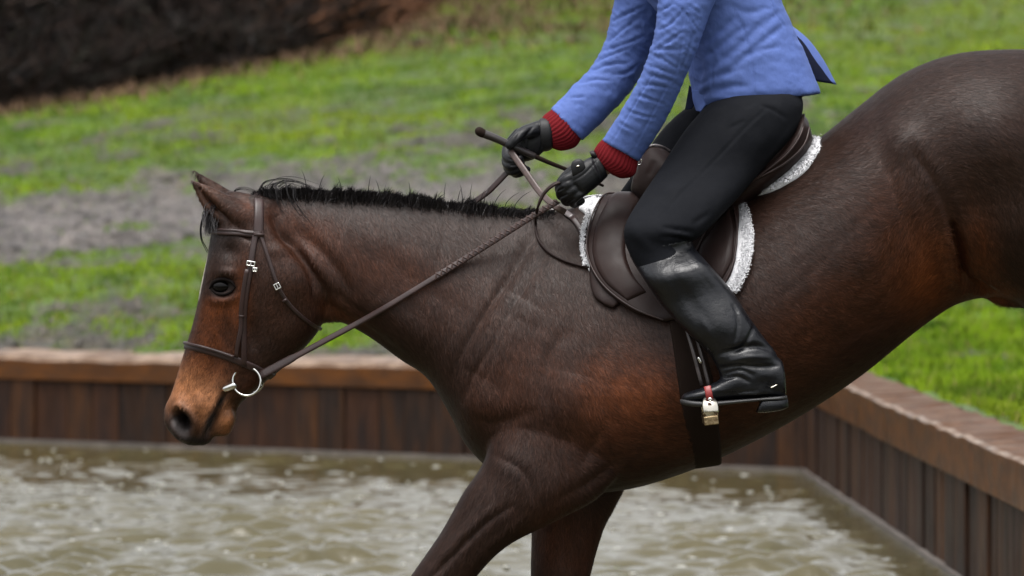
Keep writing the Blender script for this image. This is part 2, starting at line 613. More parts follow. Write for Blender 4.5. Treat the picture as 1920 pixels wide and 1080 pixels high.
M_water = mat('muddy_water', (0.066, 0.055, 0.024), .03, spec=.5, noise=((.9, .5, 1), (0.054, 0.047, 0.021), .35, .65),
              bump=[((8, 4, 8), .22, .03), ((26, 12, 26), .20, .012)])
M_water.node_tree.nodes['Principled BSDF'].inputs['IOR'].default_value = 1.33
def water():
    xs = axis(-22, 2.4, -3.9, 2.4, 0.022, .3)
    ys = axis(4, 52, 18, 31.0, 0.032, .3)
    X, Y = np.meshgrid(xs, ys)
    r = np.random.default_rng(5)
    Z = np.zeros_like(X)
    for i in range(46):
        lam = math.exp(r.uniform(math.log(.09), math.log(.50)))
        a = r.normal(math.radians(97), .55)
        k = 2 * math.pi / lam
        ph = r.uniform(0, 6.28)
        wx = (fbm(X * .7, Y * .7, i, 2) - .5) * lam * 1.2
        Z += (0.031 * lam / math.sqrt(46 / 9)) * np.sin(k * (X * math.cos(a) + Y * math.sin(a) + wx) + ph)
    patch = .40 + 1.15 * sstep(.35, .65, fbm(X * .9, Y * .42, 77, 4))
    amp = (0.32 + 0.95 * sstep(26.0, 20.0, Y) * (.55 + .45 * sstep(1.2, -1.5, X))) * patch
    Z = Z * amp * sstep(0.0, .7, right_x(Y) - X) * sstep(-.1, .8, back_y(X) - Y)
    # rain rings and drops
    for i in range(1100):
        cx, cy = r.uniform(-3.4, 1.9), r.uniform(19, 29)
        R = r.uniform(.0, .05)
        m = (np.abs(X - cx) < .12) & (np.abs(Y - cy) < .12)
        if m.any():
            d = np.hypot(X[m] - cx, Y[m] - cy)
            Z[m] += r.uniform(.003, .008) * np.exp(-((d - R) / .026) ** 2)
    V = np.stack([X, Y, Z], -1).reshape(-1, 3)
    rr, c = X.shape
    i = np.arange((rr - 1) * (c - 1)); a = (i // (c - 1)) * c + i % (c - 1)
    T = np.stack([a, a + 1, a + c + 1, a + c], -1)
    cx = X.reshape(-1)[T].mean(1); cy = Y.reshape(-1)[T].mean(1)
    T = T[np.where(cx < CX + .2, cy < back_y(cx) + .3, cy < CY + .3) & (cx < right_x(cy) + .3)]
    o = link('water', arrays_mesh('water', V, T), M_water)
    o['kind'] = 'structure'
water()

# little splash crowns thrown up by the rain
M_splash = mat('rain_splash', (.27, .27, .24), .3, spec=.5)
def splashes():
    r = np.random.default_rng(23)
    b = MB()
    n = 0
    while n < 330:
        px, py = r.uniform(-20, 1850), 845 + 235 * r.random() ** 1.1
        D = F * CAMZ / (py - HY); x = (px - 960) * D / F
        if D > back_y(x) - .3 or x > right_x(D) - .25 or r.random() > .35 + .65 * fbm(x * .8, D * .5, 91, 2): continue
        R, H = r.uniform(.006, .019), r.uniform(.002, .008)
        m = 8; rows = []
        for q, (rr, hh) in enumerate(((1.0, -.004 / H), (.92, .45), (.62, .85), (.22, 1.0))):
            rows.append([Vector((x + R * rr * math.cos(t) * (1.4 if q < 2 else 1.1), D + R * rr * math.sin(t), H * hh + .002 * r.random())) for t in np.linspace(0, 2 * math.pi, m, endpoint=False)])
        b.grid(rows); n += 1
    o = b.build('rain_splashes', M_splash); o['kind'] = 'stuff'
splashes()

# ------------------------------------------------------------------ timber edging of the pond
M_board = [mat('wet_board_%d' % i, c, .5, spec=.12, noise=[((11, 11, 2.2), d, .40, .66), ((40, 40, 5), .5, .45, .75)],
               bump=((60, 60, 4), .35, .006), rough_noise=((8, 8, 3), .4, .7))
           for i, (c, d) in enumerate((((.046, .021, .012), (.022, .014, .012)), ((.023, .015, .012), (.048, .022, .011)),
                                       ((.066, .029, .013), (.028, .017, .013)), ((.018, .013, .0115), (.042, .020, .011))))]
M_cap = mat('wet_cap_beam', (.105, .039, .010), .45, spec=.15, noise=[((5, 5, 14), (.055, .026, .013), .38, .66), ((3, 3, 3), .6, .5, .8)],
            bump=((20, 20, 50), .4, .006), rough_noise=((5, 5, 5), .3, .55))
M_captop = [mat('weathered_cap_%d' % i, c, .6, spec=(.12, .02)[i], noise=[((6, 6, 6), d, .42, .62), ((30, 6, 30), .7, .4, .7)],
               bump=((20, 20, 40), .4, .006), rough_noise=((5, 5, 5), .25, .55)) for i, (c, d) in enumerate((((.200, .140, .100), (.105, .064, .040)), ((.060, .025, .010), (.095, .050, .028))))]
M_line = mat('waterline', (.135, .115, .100), .5, noise=((9, 9, 9), .4, .35, .7))

def edging(name, label, A, B, inward, n_cap, palette, tops):
    A, B = Vector(A), Vector(B)
    L = (B - A).length; d = (B - A) / L; n = Vector(inward)
    t = thing(name, label, 'retaining wall', (A.x, A.y, 0))
    ang = math.atan2(d.y, d.x); R = Matrix.Rotation(ang, 3, 'Z')
    s, i = 0.0, 0
    rnd = random.Random(hash(name) % 1000 if False else len(name))
    while s < L - .02:
        w = min(rnd.uniform(.17, .31), L - s)
        c = A + d * (s + w / 2) + n * rnd.uniform(-.006, .014)
        b = MB(); b.box((c.x, c.y, -.02), (w - .006, .06, .84), R)
        b.build('board', M_board[rnd.choice(palette)], t, smooth=False, bevel=.006)
        s += w; i += 1
    # cap beams with a sloping, weathered top
    s = 0.0
    for j in range(n_cap):
        w = L / n_cap
        o1, o2 = A + d * (s + .004), A + d * (s + w - .004)
        b = MB()
        f, k = n * .055, n * -(.215 if n_cap == 3 else .20)
        jz = rnd.uniform(-.004, .004)
        prof = [(f, .40 + jz), (f, .566 + jz), (f * .55, .575 + jz), (k * .5, .583 + jz), (k, .590 + jz), (k, .40 + jz)] if n_cap != 3 else [(f, .395 + jz), (f, .515 + jz), (f * .35, .540 + jz), (k * .55, .566 + jz), (k, .574 + jz), (k, .395 + jz)]
        m = 40
        rows = []
        for q in range(m + 1):
            c = o1.lerp(o2, q / m)
            wob = (vnoise(q * .6 + j * 31, 3.3, 5) - .5) * .012
            rows.append([Vector((c.x, c.y, 0)) + o + Vector((0, 0, z + (wob if z > .5 else 0))) for o, z in prof])
        b.grid(rows)
        cb = b.build('cap_beam', M_cap, t, smooth=False, bevel=.004)
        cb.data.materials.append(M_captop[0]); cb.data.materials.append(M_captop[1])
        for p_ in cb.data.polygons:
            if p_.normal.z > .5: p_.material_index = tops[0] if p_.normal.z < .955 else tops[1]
        s += w
    b = MB(); c = A.lerp(B, .5) + n * .045
    b.box((c.x, c.y, .0), (L, .028, .045), R)
    b.build('waterline_batten', M_line, t, smooth=False)
    return t
_nb = Vector((-.73, -1, 0)).normalized()
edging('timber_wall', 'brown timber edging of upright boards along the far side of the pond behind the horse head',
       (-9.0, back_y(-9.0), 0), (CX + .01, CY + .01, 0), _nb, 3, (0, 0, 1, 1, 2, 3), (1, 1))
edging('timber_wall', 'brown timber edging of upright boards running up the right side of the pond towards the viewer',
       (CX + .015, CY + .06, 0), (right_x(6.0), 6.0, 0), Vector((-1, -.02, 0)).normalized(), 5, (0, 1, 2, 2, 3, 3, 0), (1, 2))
# ================================================================== THE HORSE
horse = thing('horse', 'dark bay horse with a black mane leaping down into the muddy pond under its rider', 'horse', P(1300, 1490))

hb = MB()
# neck and trunk, one loft from the poll to the tail
hb.loft([
    (482, 374, 548, 470, .050, -.1), (522, 364, 600, 594, .070, -.2), (600, 367, 640, 604, .084, -.25),
    (690, 372, 690, 630, .095, -.3), (780, 379, 748, 672, .108, -.35), (880, 390, 800, 708, .128, -.4),
    (970, 398, 840, 770, .155, -.45), (1045, 396, 880, 842, .185, -.45), (1110, 380, 950, 900, .215, -.42),
    (1180, 384, 1050, 924, .240, -.35), (1260, 396, 1160, 920, .262, -.22), (1340, 385, 1255, 896, .285, -.12),
    (1430, 335, 1362, 853, .300, -.05), (1530, 264, 1490, 786, .305, 0.), (1610, 200, 1612, 706, .292, .05),
    (1690, 140, 1732, 610, .272, .12), (1780, 104, 1812, 564, .272, .14), (1880, 93, 1900, 566, .272, .1),
    (1980, 98, 2010, 640, .255, .05), (2070, 130, 2100, 640, .22, 0), (2130, 190, 2150, 560, .16, 0),
    (2160, 270, 2166, 440, .08, 0)], nsub=5, nang=44)
# head
hb.loft([
    (428, 356, 530, 376, .046, 0, .95), (406, 388, 574, 434, .078, 0, .9), (397, 430, 598, 492, .096, .1, .85),
    (389, 480, 607, 545, .104, .12, .8), (377, 535, 607, 598, .100, .05, .8), (366, 590, 582, 640, .086, 0, .8),
    (350, 645, 530, 690, .072, -.05, .8), (336, 690, 487, 724, .062, -.1, .85), (322, 735, 456, 752, .056, -.1, .9),
    (308, 768, 424, 776, .055, -.05, .9), (310, 797, 404, 806, .050, 0, .9), (332, 823, 398, 824, .038, 0, .95),
    (354, 835, 388, 834, .020, 0, 1)], nsub=5, nang=36)
# lower lip and chin
hb.loft([(400, 724, 470, 736, .045, 0, .9), (404, 752, 452, 754, .041, 0, .9), (399, 776, 441, 778, .039, 0, .9), (395, 796, 439, 797, .036, 0, .9), (398, 811, 433, 811, .028, 0, .95), (407, 818, 425, 818, .012, 0, 1)], nsub=4, nang=24)
# fore legs
def leg(rings, yc):
    hb.loft([r + (0.0, .95, yc) for r in rings], nsub=5, nang=26)
leg([(985, 640, 1170, 740, .055), (935, 760, 1180, 840, .080), (908, 862, 1130, 925, .096), (868, 925, 1045, 975, .092),
     (826, 1000, 948, 1026, .074), (768, 1084, 880, 1098, .058), (706, 1180, 800, 1210, .046), (676, 1225, 764, 1255, .050),
     (652, 1290, 716, 1310, .034), (604, 1400, 654, 1415, .028), (578, 1450, 644, 1462, .040), (545, 1492, 655, 1497, .060)], 11.855)
leg([(1000, 720, 1200, 780, .05), (985, 860, 1180, 890, .080), (993, 930, 1156, 945, .078), (997, 990, 1130, 998, .068),
     (995, 1085, 1105, 1090, .056), (1000, 1190, 1088, 1195, .047), (1005, 1255, 1080, 1258, .048), (1015, 1320, 1072, 1322, .033),
     (1018, 1395, 1066, 1396, .028), (1012, 1450, 1078, 1452, .040), (992, 1492, 1092, 1494, .060)], 12.15)
# hind legs, mostly outside the picture, standing on the bank
for yc in (11.85, 12.15):
    leg([(1870, 330, 2130, 300, .13), (1905, 440, 2150, 420, .12), (1965, 560, 2165, 520, .09), (2090, 680, 2215, 610, .06),
         (2258, 790, 2340, 735, .045), (2345, 870, 2412, 850, .036), (2400, 970, 2448, 970, .028), (2425, 1050, 2482, 1045, .036),
         (2415, 1094, 2500, 1094, .055)], yc)
hb.tube([P(1846, 552), P(1880, 560), P(1925, 560), P(1960, 540)], [.010, .018, .022, .02], nang=14)
# ears
def ear(dx, dy, yc):
    r = [(354, 334, 358, 341, .006), (373, 341, 366, 360, .014), (396, 350, 376, 382, .021), (422, 362, 390, 402, .027),
         (450, 376, 414, 422, .030), (478, 388, 448, 440, .030), (502, 402, 480, 450, .028)]
    hb.loft([(a + dx * (1 - i / 6), b + dy * (1 - i / 6), c + dx * (1 - i / 6), d + dy * (1 - i / 6), w, 0., .9, yc) for i, (a, b, c, d, w) in enumerate(r)], nsub=4, nang=18)
ear(0, 0, 11.945)
ear(8, -17, 12.055)

body_me = remeshed('body', hb, 0.0062, smooth=9)

def diag(pts, r, a): return (pts, r, a)
STROKES = [
    # broad muscles
    ([(560, 520)], 62, .016), ([(560, 600), (520, 640)], 30, .006),                    # cheek
    ([(980, 560), (900, 700)], 60, .020), ([(1040, 470), (985, 600)], 40, .012),       # shoulder
    ([(905, 760)], 46, .020), ([(1080, 700), (1050, 800)], 60, .016),                  # breast, arm
    ([(960, 870)], 45, .014), ([(1220, 740)], 70, .008),
    ([(1690, 275)], 40, .010), ([(1860, 250)], 110, .022), ([(1900, 440)], 70, .016),
    ([(640, 430), (820, 480)], 60, .012), ([(700, 560), (800, 640)], 30, .010),
    ([(1560, 470), (1650, 560)], 90, .010), ([(1450, 560)], 110, .008),
    # jaw, cheek and head
    ([(512, 400), (530, 440), (572, 490), (604, 540), (616, 590)], 14, -.020),
    ([(500, 470), (560, 470), (598, 520), (598, 590)], 14, .006),
    ([(440, 590), (452, 650), (455, 690)], 10, .006), ([(416, 600), (398, 690), (380, 740)], 22, -.006),
    ([(470, 600), (478, 660)], 15, -.005), ([(430, 470)], 19, -.010), ([(412, 508), (440, 512)], 10, .008),
    ([(396, 560), (420, 564), (442, 556)], 8, .006), ([(417, 536)], 17, -.010),
    ([(400, 470), (392, 520), (378, 600), (362, 660)], 10, .003),
    ([(330, 740), (345, 762)], 14, .005), ([(362, 770), (384, 745)], 22, .004),
    # nostril: rim and hole
    ([(322, 775), (335, 762), (352, 772), (364, 795), (360, 815)], 8, .010),
    ([(328, 774), (341, 788), (352, 808)], 12, -.036), ([(338, 788), (347, 800)], 7, -.02),
    # mouth
    ([(428, 733), (415, 756), (405, 780), (394, 806), (388, 822)], 5, -.014),
    ([(408, 738), (396, 770), (384, 800)], 9, .005), ([(430, 768), (426, 800)], 11, .012), ([(444, 752), (436, 776)], 7, -.004),
    ([(324, 796), (334, 814), (350, 824)], 6, .008),
    # neck
    ([(600, 575), (640, 585), (690, 620), (760, 672)], 14, -.010), ([(618, 540), (668, 580), (700, 600)], 9, -.008),
    ([(548, 428), (600, 470), (640, 520), (650, 560)], 16, -.008),
    ([(1012, 420), (985, 470), (930, 560), (880, 640), (850, 710)], 15, -.009),
    ([(1030, 470), (960, 580), (905, 680)], 10, -.006), ([(960, 510), (900, 600), (860, 670)], 9, -.006),
    ([(930, 640), (890, 700), (875, 745)], 8, -.005), ([(965, 600), (925, 670), (905, 720)], 7, -.004),
    ([(700, 470), (800, 540), (880, 590)], 20, -.004),
    # shoulder, arm and girth
    ([(1070, 610), (1035, 660), (1025, 730), (1030, 790)], 18, -.010),
    ([(880, 775), (930, 790), (1000, 770)], 14, -.007), ([(1160, 600), (1120, 700), (1130, 800)], 24, -.006),
    ([(1160, 860), (1110, 900), (1040, 940)], 13, -.010), ([(1130, 800), (1090, 870)], 14, -.007),
    ([(925, 850), (980, 880), (1000, 930)], 10, -.006),
    ([(960, 945), (905, 985), (850, 1040), (800, 1090)], 7, -.010), ([(985, 965), (930, 1010), (880, 1060)], 8, .007),
    ([(930, 945), (870, 1000), (830, 1050)], 8, .006), ([(905, 930), (850, 1000)], 7, -.004),
    ([(1060, 960), (1060, 1080)], 10, -.006),
    # flank and stifle fold
    ([(1700, 280), (1740, 330), (1775, 400), (1795, 460), (1802, 520)], 12, -.011),
    ([(1785, 420), (1800, 480), (1810, 536)], 7, -.020), ([(1772, 430), (1782, 480), (1788, 530)], 9, .009), ([(1812, 520), (1840, 535), (1866, 548)], 6, -.008), ([(1690, 300), (1706, 330), (1730, 356)], 10, -.002), ([(1800, 505), (1840, 540), (1870, 556)], 9, -.008),
    ([(1720, 300), (1765, 390), (1782, 470), (1785, 540)], 20, .008),
    ([(1650, 290), (1680, 380), (1720, 480)], 18, -.005), ([(1820, 400), (1830, 500)], 22, .007),
    ([(1600, 560), (1660, 500), (1690, 430)], 20, -.004), ([(1560, 640), (1640, 610), (1720, 560)], 14, -.004),
    # inner side of the ears
    ([(364, 347), (380, 368), (402, 394), (428, 416)], 9.5, -.020),
    ([(440, 420), (462, 440), (480, 450)], 9, -.006),
]
for i in range(7):   # ribs, only just there
    x0 = 1330 + i * 46
    STROKES.append(([(x0 + 40, 420 - i * 8), (x0 + 62, 560 - i * 6), (x0 + 30, 700 - i * 14)], 17, -.0016))
sculpt(body_me, [(p, r, a * (1.25 if max(q[0] for q in p) < 700 else 1.35 if min(q[0] for q in p) > 1620 else 0.66)) for p, r, a in STROKES])

# ---- the coat's own colours
co = coords(body_me); bpx, bpy_ = proj(co)
def coat_colour(px, py, co):
    c = np.tile(np.array([.0255, .0122, .0082]), (len(px), 1))
    n = fbm(px / 38, py / 38, 41, 4); n2 = fbm(px / 9, py / 9, 45, 3)
    def blob(x, y, rx, ry, ang, col, s):
        nonlocal c
        a = math.radians(ang); dx, dy = px - x, py - y
        u = (dx * math.cos(a) + dy * math.sin(a)) / rx; v = (-dx * math.sin(a) + dy * math.cos(a)) / ry
        g = np.exp(-(u * u + v * v)) * s * (.30 + .75 * n + .55 * n2)
        g = np.clip(g, 0, 1)[:, None]
        c = c * (1 - g) + np.array(col) * g
    RUST = (.155, .043, .012); WARM = (.072, .024, .011); TAN = (.330, .135, .055); BLK = (.012, .009, .0085)
    blob(1190, 745, 95, 75, 10, RUST, .85); blob(1160, 800, 120, 60, -10, WARM, .6)
    blob(1735, 520, 60, 75, 30, RUST, .95); blob(1840, 480, 30, 80, -10, RUST, .5); blob(1680, 440, 60, 100, -25, WARM, .6)
    blob(1520, 620, 190, 70, -38, WARM, .75); blob(1400, 750, 130, 55, -35, WARM, .6); blob(1870, 555, 40, 22, 0, RUST, .6)
    blob(700, 500, 190, 60, 20, WARM, .45); blob(560, 430, 70, 40, 40, WARM, .6); blob(640, 590, 50, 20, 30, RUST, .35)
    blob(960, 720, 110, 60, -50, WARM, .45); blob(1060, 1020, 60, 80, 0, WARM, .7)
    # head
    blob(540, 560, 70, 90, 0, WARM, .25); blob(452, 560, 17, 60, 4, RUST, .95); blob(395, 620, 30, 70, 8, RUST, .75)
    blob(420, 580, 30, 20, 0, RUST, .5); blob(385, 690, 45, 40, 0, RUST, .6); blob(360, 735, 55, 45, 20, TAN, .80)
    blob(398, 760, 22, 34, 20, TAN, .85); blob(426, 795, 16, 26, 5, TAN, .85); blob(330, 728, 20, 40, 15, TAN, .5)
    blob(470, 720, 30, 20, -30, WARM, .7); blob(400, 450, 40, 30, 0, (.028, .022, .021), .8)
    blob(395, 375, 36, 26, 45, (.10, .042, .022), .6)
    blob(480, 390, 40, 25, 0, WARM, .7)
    # dark skin round eye, nostril and lips
    blob(417, 537, 33, 20, 0, (.010, .0065, .0055), 1.3); blob(341, 790, 21, 26, -30, BLK, 1.35); blob(364, 827, 30, 9, 0, BLK, 1.4)
    blob(334, 806, 10, 22, -38, (.055, .048, .047), .8)
    blob(396, 786, 8, 34, 24, (.03, .026, .025), 1.15); blob(414, 752, 6, 22, 24, (.03, .026, .025), 1.15)
    # black points
    g = sstep(1120, 1240, py)[:, None] * .85
    c = c * (1 - g) + np.array(BLK) * g
    # the black stripe under the mane
    crest = np.interp(px, [480, 600, 760, 900, 1000, 1090], [365, 368, 378, 391, 399, 384])
    g = (np.exp(-((py - crest) / 22) ** 2) * (px < 1080) * (px > 470) * .8)[:, None]
    c = c * (1 - g) + np.array(BLK) * g
    # white mark between the eyes: on the front of the face only
    fx = np.interp(py, [440, 480, 535, 590], [393, 387, 375, 364])
    g = (np.exp(-((px - fx) / 9) ** 2) * sstep(468, 485, py) * sstep(566, 545, py) * (np.abs(co[:, 1] - HD) < .036))[:, None]
    c = c * (1 - g) + np.array([.62, .56, .5]) * g
    return c * (.70 + .35 * n + .25 * n2)[:, None]
coat_c = coat_colour(bpx, bpy_, co)
set_col(body_me, coat_c)
M_coat = mat('bay_coat', rough=.5, spec=.22, attr='col', bump=[((120, 120, 120), .35, .004), ((34, 34, 34), .25, .006)],
             rough_noise=((14, 14, 14), .36, .60))
body = link('body', body_me, M_coat, horse)
BVH = BVHTree.FromPolygons([tuple(v) for v in co], [tuple(p.vertices) for p in body_me.polygons])
CAMP = Vector((0, 0, CAMZ))
def drape(px, py, off=0.004, bvh=None, Y=HD):
    """the near-side surface point the photo shows at (px, py), lifted by off; plus its normal"""
    bvh = bvh or BVH
    d = (P(px, py, Y) - CAMP).normalized()
    loc, n, i, dist = bvh.ray_cast(CAMP, d)
    if loc is None:
        loc, n, i, dist = bvh.find_nearest(P(px, py, Y))
    if n.y > .3: n = -n
    return loc + n * off, n

# ---- eyes
M_eye = mat('eye', (.004, .003, .003), .1, spec=.16)
M_lid = mat('eyelid', (.006, .0042, .0038), .8, spec=.05)
for s in (1, -1):
    q, n = drape(417, 537, -.004)
    c = Vector((q.x, q.y, q.z))
    if s < 0: c.y = 2 * HD - c.y
    e = MB()
    rows = []
    for i in range(1, 12):
        a = math.pi * i / 12
        rows.append([c + Vector((.0262 * math.sin(a) * math.cos(t), .0160 * math.sin(a) * math.sin(t), .0175 * math.cos(a))) for t in np.linspace(0, 2 * math.pi, 18, endpoint=False)])
    e.grid(rows)
    eo = e.build('eye', M_eye, horse)
    # upper and lower lids round it
    l = MB()
    for pts, r in (([(394, 541), (402, 528), (418, 522), (434, 527), (442, 538)], .0042), ([(396, 542), (406, 551), (420, 554), (434, 548), (441, 539)], .0028)):
        pp = [drape(x, y, .0035)[0] for x, y in pts]
        if s < 0: pp = [Vector((p.x, 2 * HD - p.y, p.z)) for p in pp]
        l.tube(pp, [r * .5, r, r * 1.1, r, r * .5])
    l.build('eyelid', M_lid, horse)

# ---- mane, forelock, tail and the short wet hair of the coat
M_hair = mat('black_hair', (.014, .012, .013), .45, spec=.25, noise=((300, 300, 300), (.034, .030, .031), .4, .7))  # grey noise puts wet highlights into the hair colour
def strands(name, m, roots, mids, tips, w0, parent, cols=None):
    """tapered two-piece hairs as slivers"""
    n = len(roots)
    d = tips - roots
    side = np.cross(d, np.array([0, 1.0, 0])[None] + RNG.normal(0, .5, (n, 3)))
    side /= np.linalg.norm(side, axis=1)[:, None] + 1e-9
    s = side * w0[:, None]
    V = np.stack([roots - s, roots + s, mids + s * .8, mids - s * .8, tips], 1).reshape(-1, 3)
    i = np.arange(n)[:, None] * 5
    T = np.concatenate([i + [0, 1, 2], i + [0, 2, 3], i + [3, 2, 4]])
    me = arrays_mesh(name, V, T, None if cols is None else np.repeat(cols, 5, 0))
    return link(name, me, m, parent, smooth=True)

def mane():
    crest = catmull([(470, 366), (500, 362), (560, 364), (620, 367), (700, 372), (780, 379), (880, 390), (960, 398), (1010, 400), (1040, 398)], 8)
    cum = np.concatenate([[0], np.cumsum(np.hypot(*np.diff(crest, axis=0).T))])
    n = 24000
    s = RNG.random(n) * cum[-1]
    x = np.interp(s, cum, crest[:, 0]); y = np.interp(s, cum, crest[:, 1])
    yc = HD + RNG.normal(0, .014, n)
    root = np.stack([(x - 960) * HD / F, yc, CAMZ - (y + 7 + RNG.uniform(-5, 15, n) - HY) * HD / F], -1)
    tuft = vnoise(x / 7, 0 * x, 8); big = fbm(x / 46, 0 * x, 19, 2)
    L = (11 + 20 * tuft * RNG.random(n) ** 2 + 12 * big) * np.interp(x, [470, 500, 540, 700, 900, 1000, 1040], [.5, .9, 1.0, 1.25, 1.1, .9, .5])
    L = L / 760
    ang = np.radians(np.interp(x, [470, 520, 600, 800, 1040], [150, 110, 78, 82, 70])) + (vnoise(x / 12, 0 * x, 3) - .5) * .9 + RNG.normal(0, .16, n)
    d = np.stack([np.cos(ang) * .8, RNG.normal(-.25, .35, n), np.sin(ang)], -1)
    mid = root + d * (L * .55)[:, None]
    bend = (vnoise(x / 9, 0 * x + 4, 6) - .35)
    tip = mid + (d + np.stack([.6 * bend, RNG.normal(-.25, .25, n), -.3 - .5 * RNG.random(n)], -1)) * (L * .5)[:, None]
    o = strands('mane', M_hair, root, mid, tip, np.full(n, .0007), horse)
    o['kind'] = 'stuff'
    # loose wet locks that stand up or hang down the neck
    b = MB()
    def lock(pts, r, yoff=0.):
        b.tube([P(px_, py_, HD + yo + yoff) for px_, py_, yo in pts], [r, r * .9, r * .7, r * .25][:len(pts)] if len(pts) == 4 else list(np.linspace(r, r * .25, len(pts))), nang=5)
    for (x0, h, l) in ((576, 30, -8), (598, 22, 8), (690, 26, 4), (712, 20, -6), (770, 22, -3), (832, 26, 3), (858, 20, 6), (868, 26, -4),
                       (900, 20, 7), (880, 30, 4), (905, 26, 12), (640, 20, -5), (925, 24, 18), (945, 20, 22), (962, 24, 26)):
        y0 = np.interp(x0, crest[:, 0], crest[:, 1]) - 16
        lock([(x0, y0 + 16, 0), (x0 + l * .2, y0, 0), (x0 + l * .7, y0 - h * .6, .004), (x0 + l * 1.3, y0 - h, .008)], .0011)
    for pts in (([(505, 352, -.01), (516, 346, -.04), (519, 372, -.07), (528, 396, -.078), (542, 416, -.080)]),
                ([(520, 350, -.01), (534, 343, -.04), (538, 366, -.07), (552, 390, -.080), (574, 414, -.084)]),
                ([(532, 352, -.01), (548, 346, -.04), (552, 372, -.075), (566, 394, -.083), (590, 424, -.088)]),
                ([(486, 362, -.01), (500, 344, -.02), (540, 340, -.02), (580, 352, -.01)]),
                ([(498, 362, .01), (520, 341, .0), (556, 338, -.01), (600, 352, -.01)]),
                ([(430, 372, .0), (440, 356, -.01), (462, 354, -.01), (482, 366, 0)])):
        for k in range(5):
            j = RNG.normal(0, 3.2, 2)
            lock([(a + j[0] * (1 - .1 * i), c + j[1], yo - .004 * k) for i, (a, c, yo) in enumerate(pts)], .0008)
    M_lock = mat('wet_lock', (.007, .006, .0065), .6, spec=.12)
    lo = b.build('mane_lock', M_lock, horse); lo['kind'] = 'stuff'
    # forelock
    n = 900
    rx = RNG.uniform(400, 440, n); ry = RNG.uniform(366, 400, n)
    root = np.stack([(rx - 960) * HD / F, HD + RNG.normal(0, .022, n), CAMZ - (ry - HY) * HD / F], -1)
    tx = RNG.uniform(384, 412, n); ty = RNG.uniform(402, 446, n)
    tip = np.stack([(tx - 960) * HD / F, HD + RNG.normal(-.02, .04, n), CAMZ - (ty - HY) * HD / F], -1)
    mid = (root + tip) / 2 + np.stack([RNG.uniform(-.018, -.004, n), np.zeros(n), RNG.uniform(0, .01, n)], -1)
    f = strands('forelock', M_hair, root, mid, tip, np.full(n, .0013), horse); f['kind'] = 'stuff'
    b2 = MB()
    for k in range(4):
        j = RNG.normal(0, 2.2, 2)
        b2.tube([P(a + j[0] * u, c + j[1] * u, HD - .02) for a, c, u in ((404, 392, .3), (386, 400, 1), (377, 424, 1), (378, 450, 1), (389, 474, 1.4))], [.0014, .0014, .0013, .0011, .0006], nang=5)
    fl = b2.build('forelock_strand', M_lock, horse); fl['kind'] = 'stuff'
    # tail, outside the picture
    n = 1500
    root = np.stack([RNG.normal((2150 - 960) * HD / F, .02, n), HD + RNG.normal(0, .02, n), RNG.normal(CAMZ - (250 - HY) * HD / F, .03, n)], -1)
    mid = root + np.stack([RNG.uniform(.05, .16, n), RNG.normal(0, .05, n), RNG.uniform(-.35, -.2, n)], -1)
    tip = mid + np.stack([RNG.uniform(-.02, .1, n), RNG.normal(0, .06, n), RNG.uniform(-.4, -.2, n)], -1)
    tl = strands('tail', M_hair, root, mid, tip, np.full(n, .003), horse); tl['kind'] = 'stuff'
mane()

FLOW = np.array([  # px, py, direction of the hair
    (400, 430, -.1, 1), (420, 600, -.25, 1), (350, 740, -.4, 1), (560, 560, -.2, 1), (500, 660, -.5, .8), (440, 390, -.6, .6),
    (560, 400, .5, 1), (700, 450, .55, 1), (850, 480, .5, 1), (700, 590, .8, .7), (980, 480, -.05, 1), (900, 650, .1, 1),
    (1000, 620, .2, 1), (1080, 560, .3, 1), (1050, 760, .25, 1), (900, 780, .3, 1), (960, 900, -.5, 1), (860, 1040, -.6, 1),
    (1060, 1000, -.05, 1), (1170, 700, .7, .8), (1200, 830, 1, .35), (1160, 900, .8, .2), (1380, 760, 1, -.2), (1440, 480, .8, .8),
    (1500, 640, 1, .55), (1600, 560, .9, .5), (1620, 400, .7, .7), (1560, 300, .9, .2), (1680, 460, .2, -1), (1720, 520, .3, -.9),
    (1700, 330, .4, -.9), (1650, 260, .8, -.3), (1800, 180, .9, .35), (1900, 260, .8, .6), (1860, 420, .4, 1), (1840, 520, .2, 1), (1620, 660, 1, -.3)])
def flow(px, py):
    d2 = (px[:, None] - FLOW[None, :, 0]) ** 2 + (py[:, None] - FLOW[None, :, 1]) ** 2
    w = 1 / (d2 + 900) ** 1.5
    v = w @ (FLOW[:, 2:] / np.linalg.norm(FLOW[:, 2:], axis=1)[:, None])
    return v / (np.linalg.norm(v, axis=1)[:, None] + 1e-9)

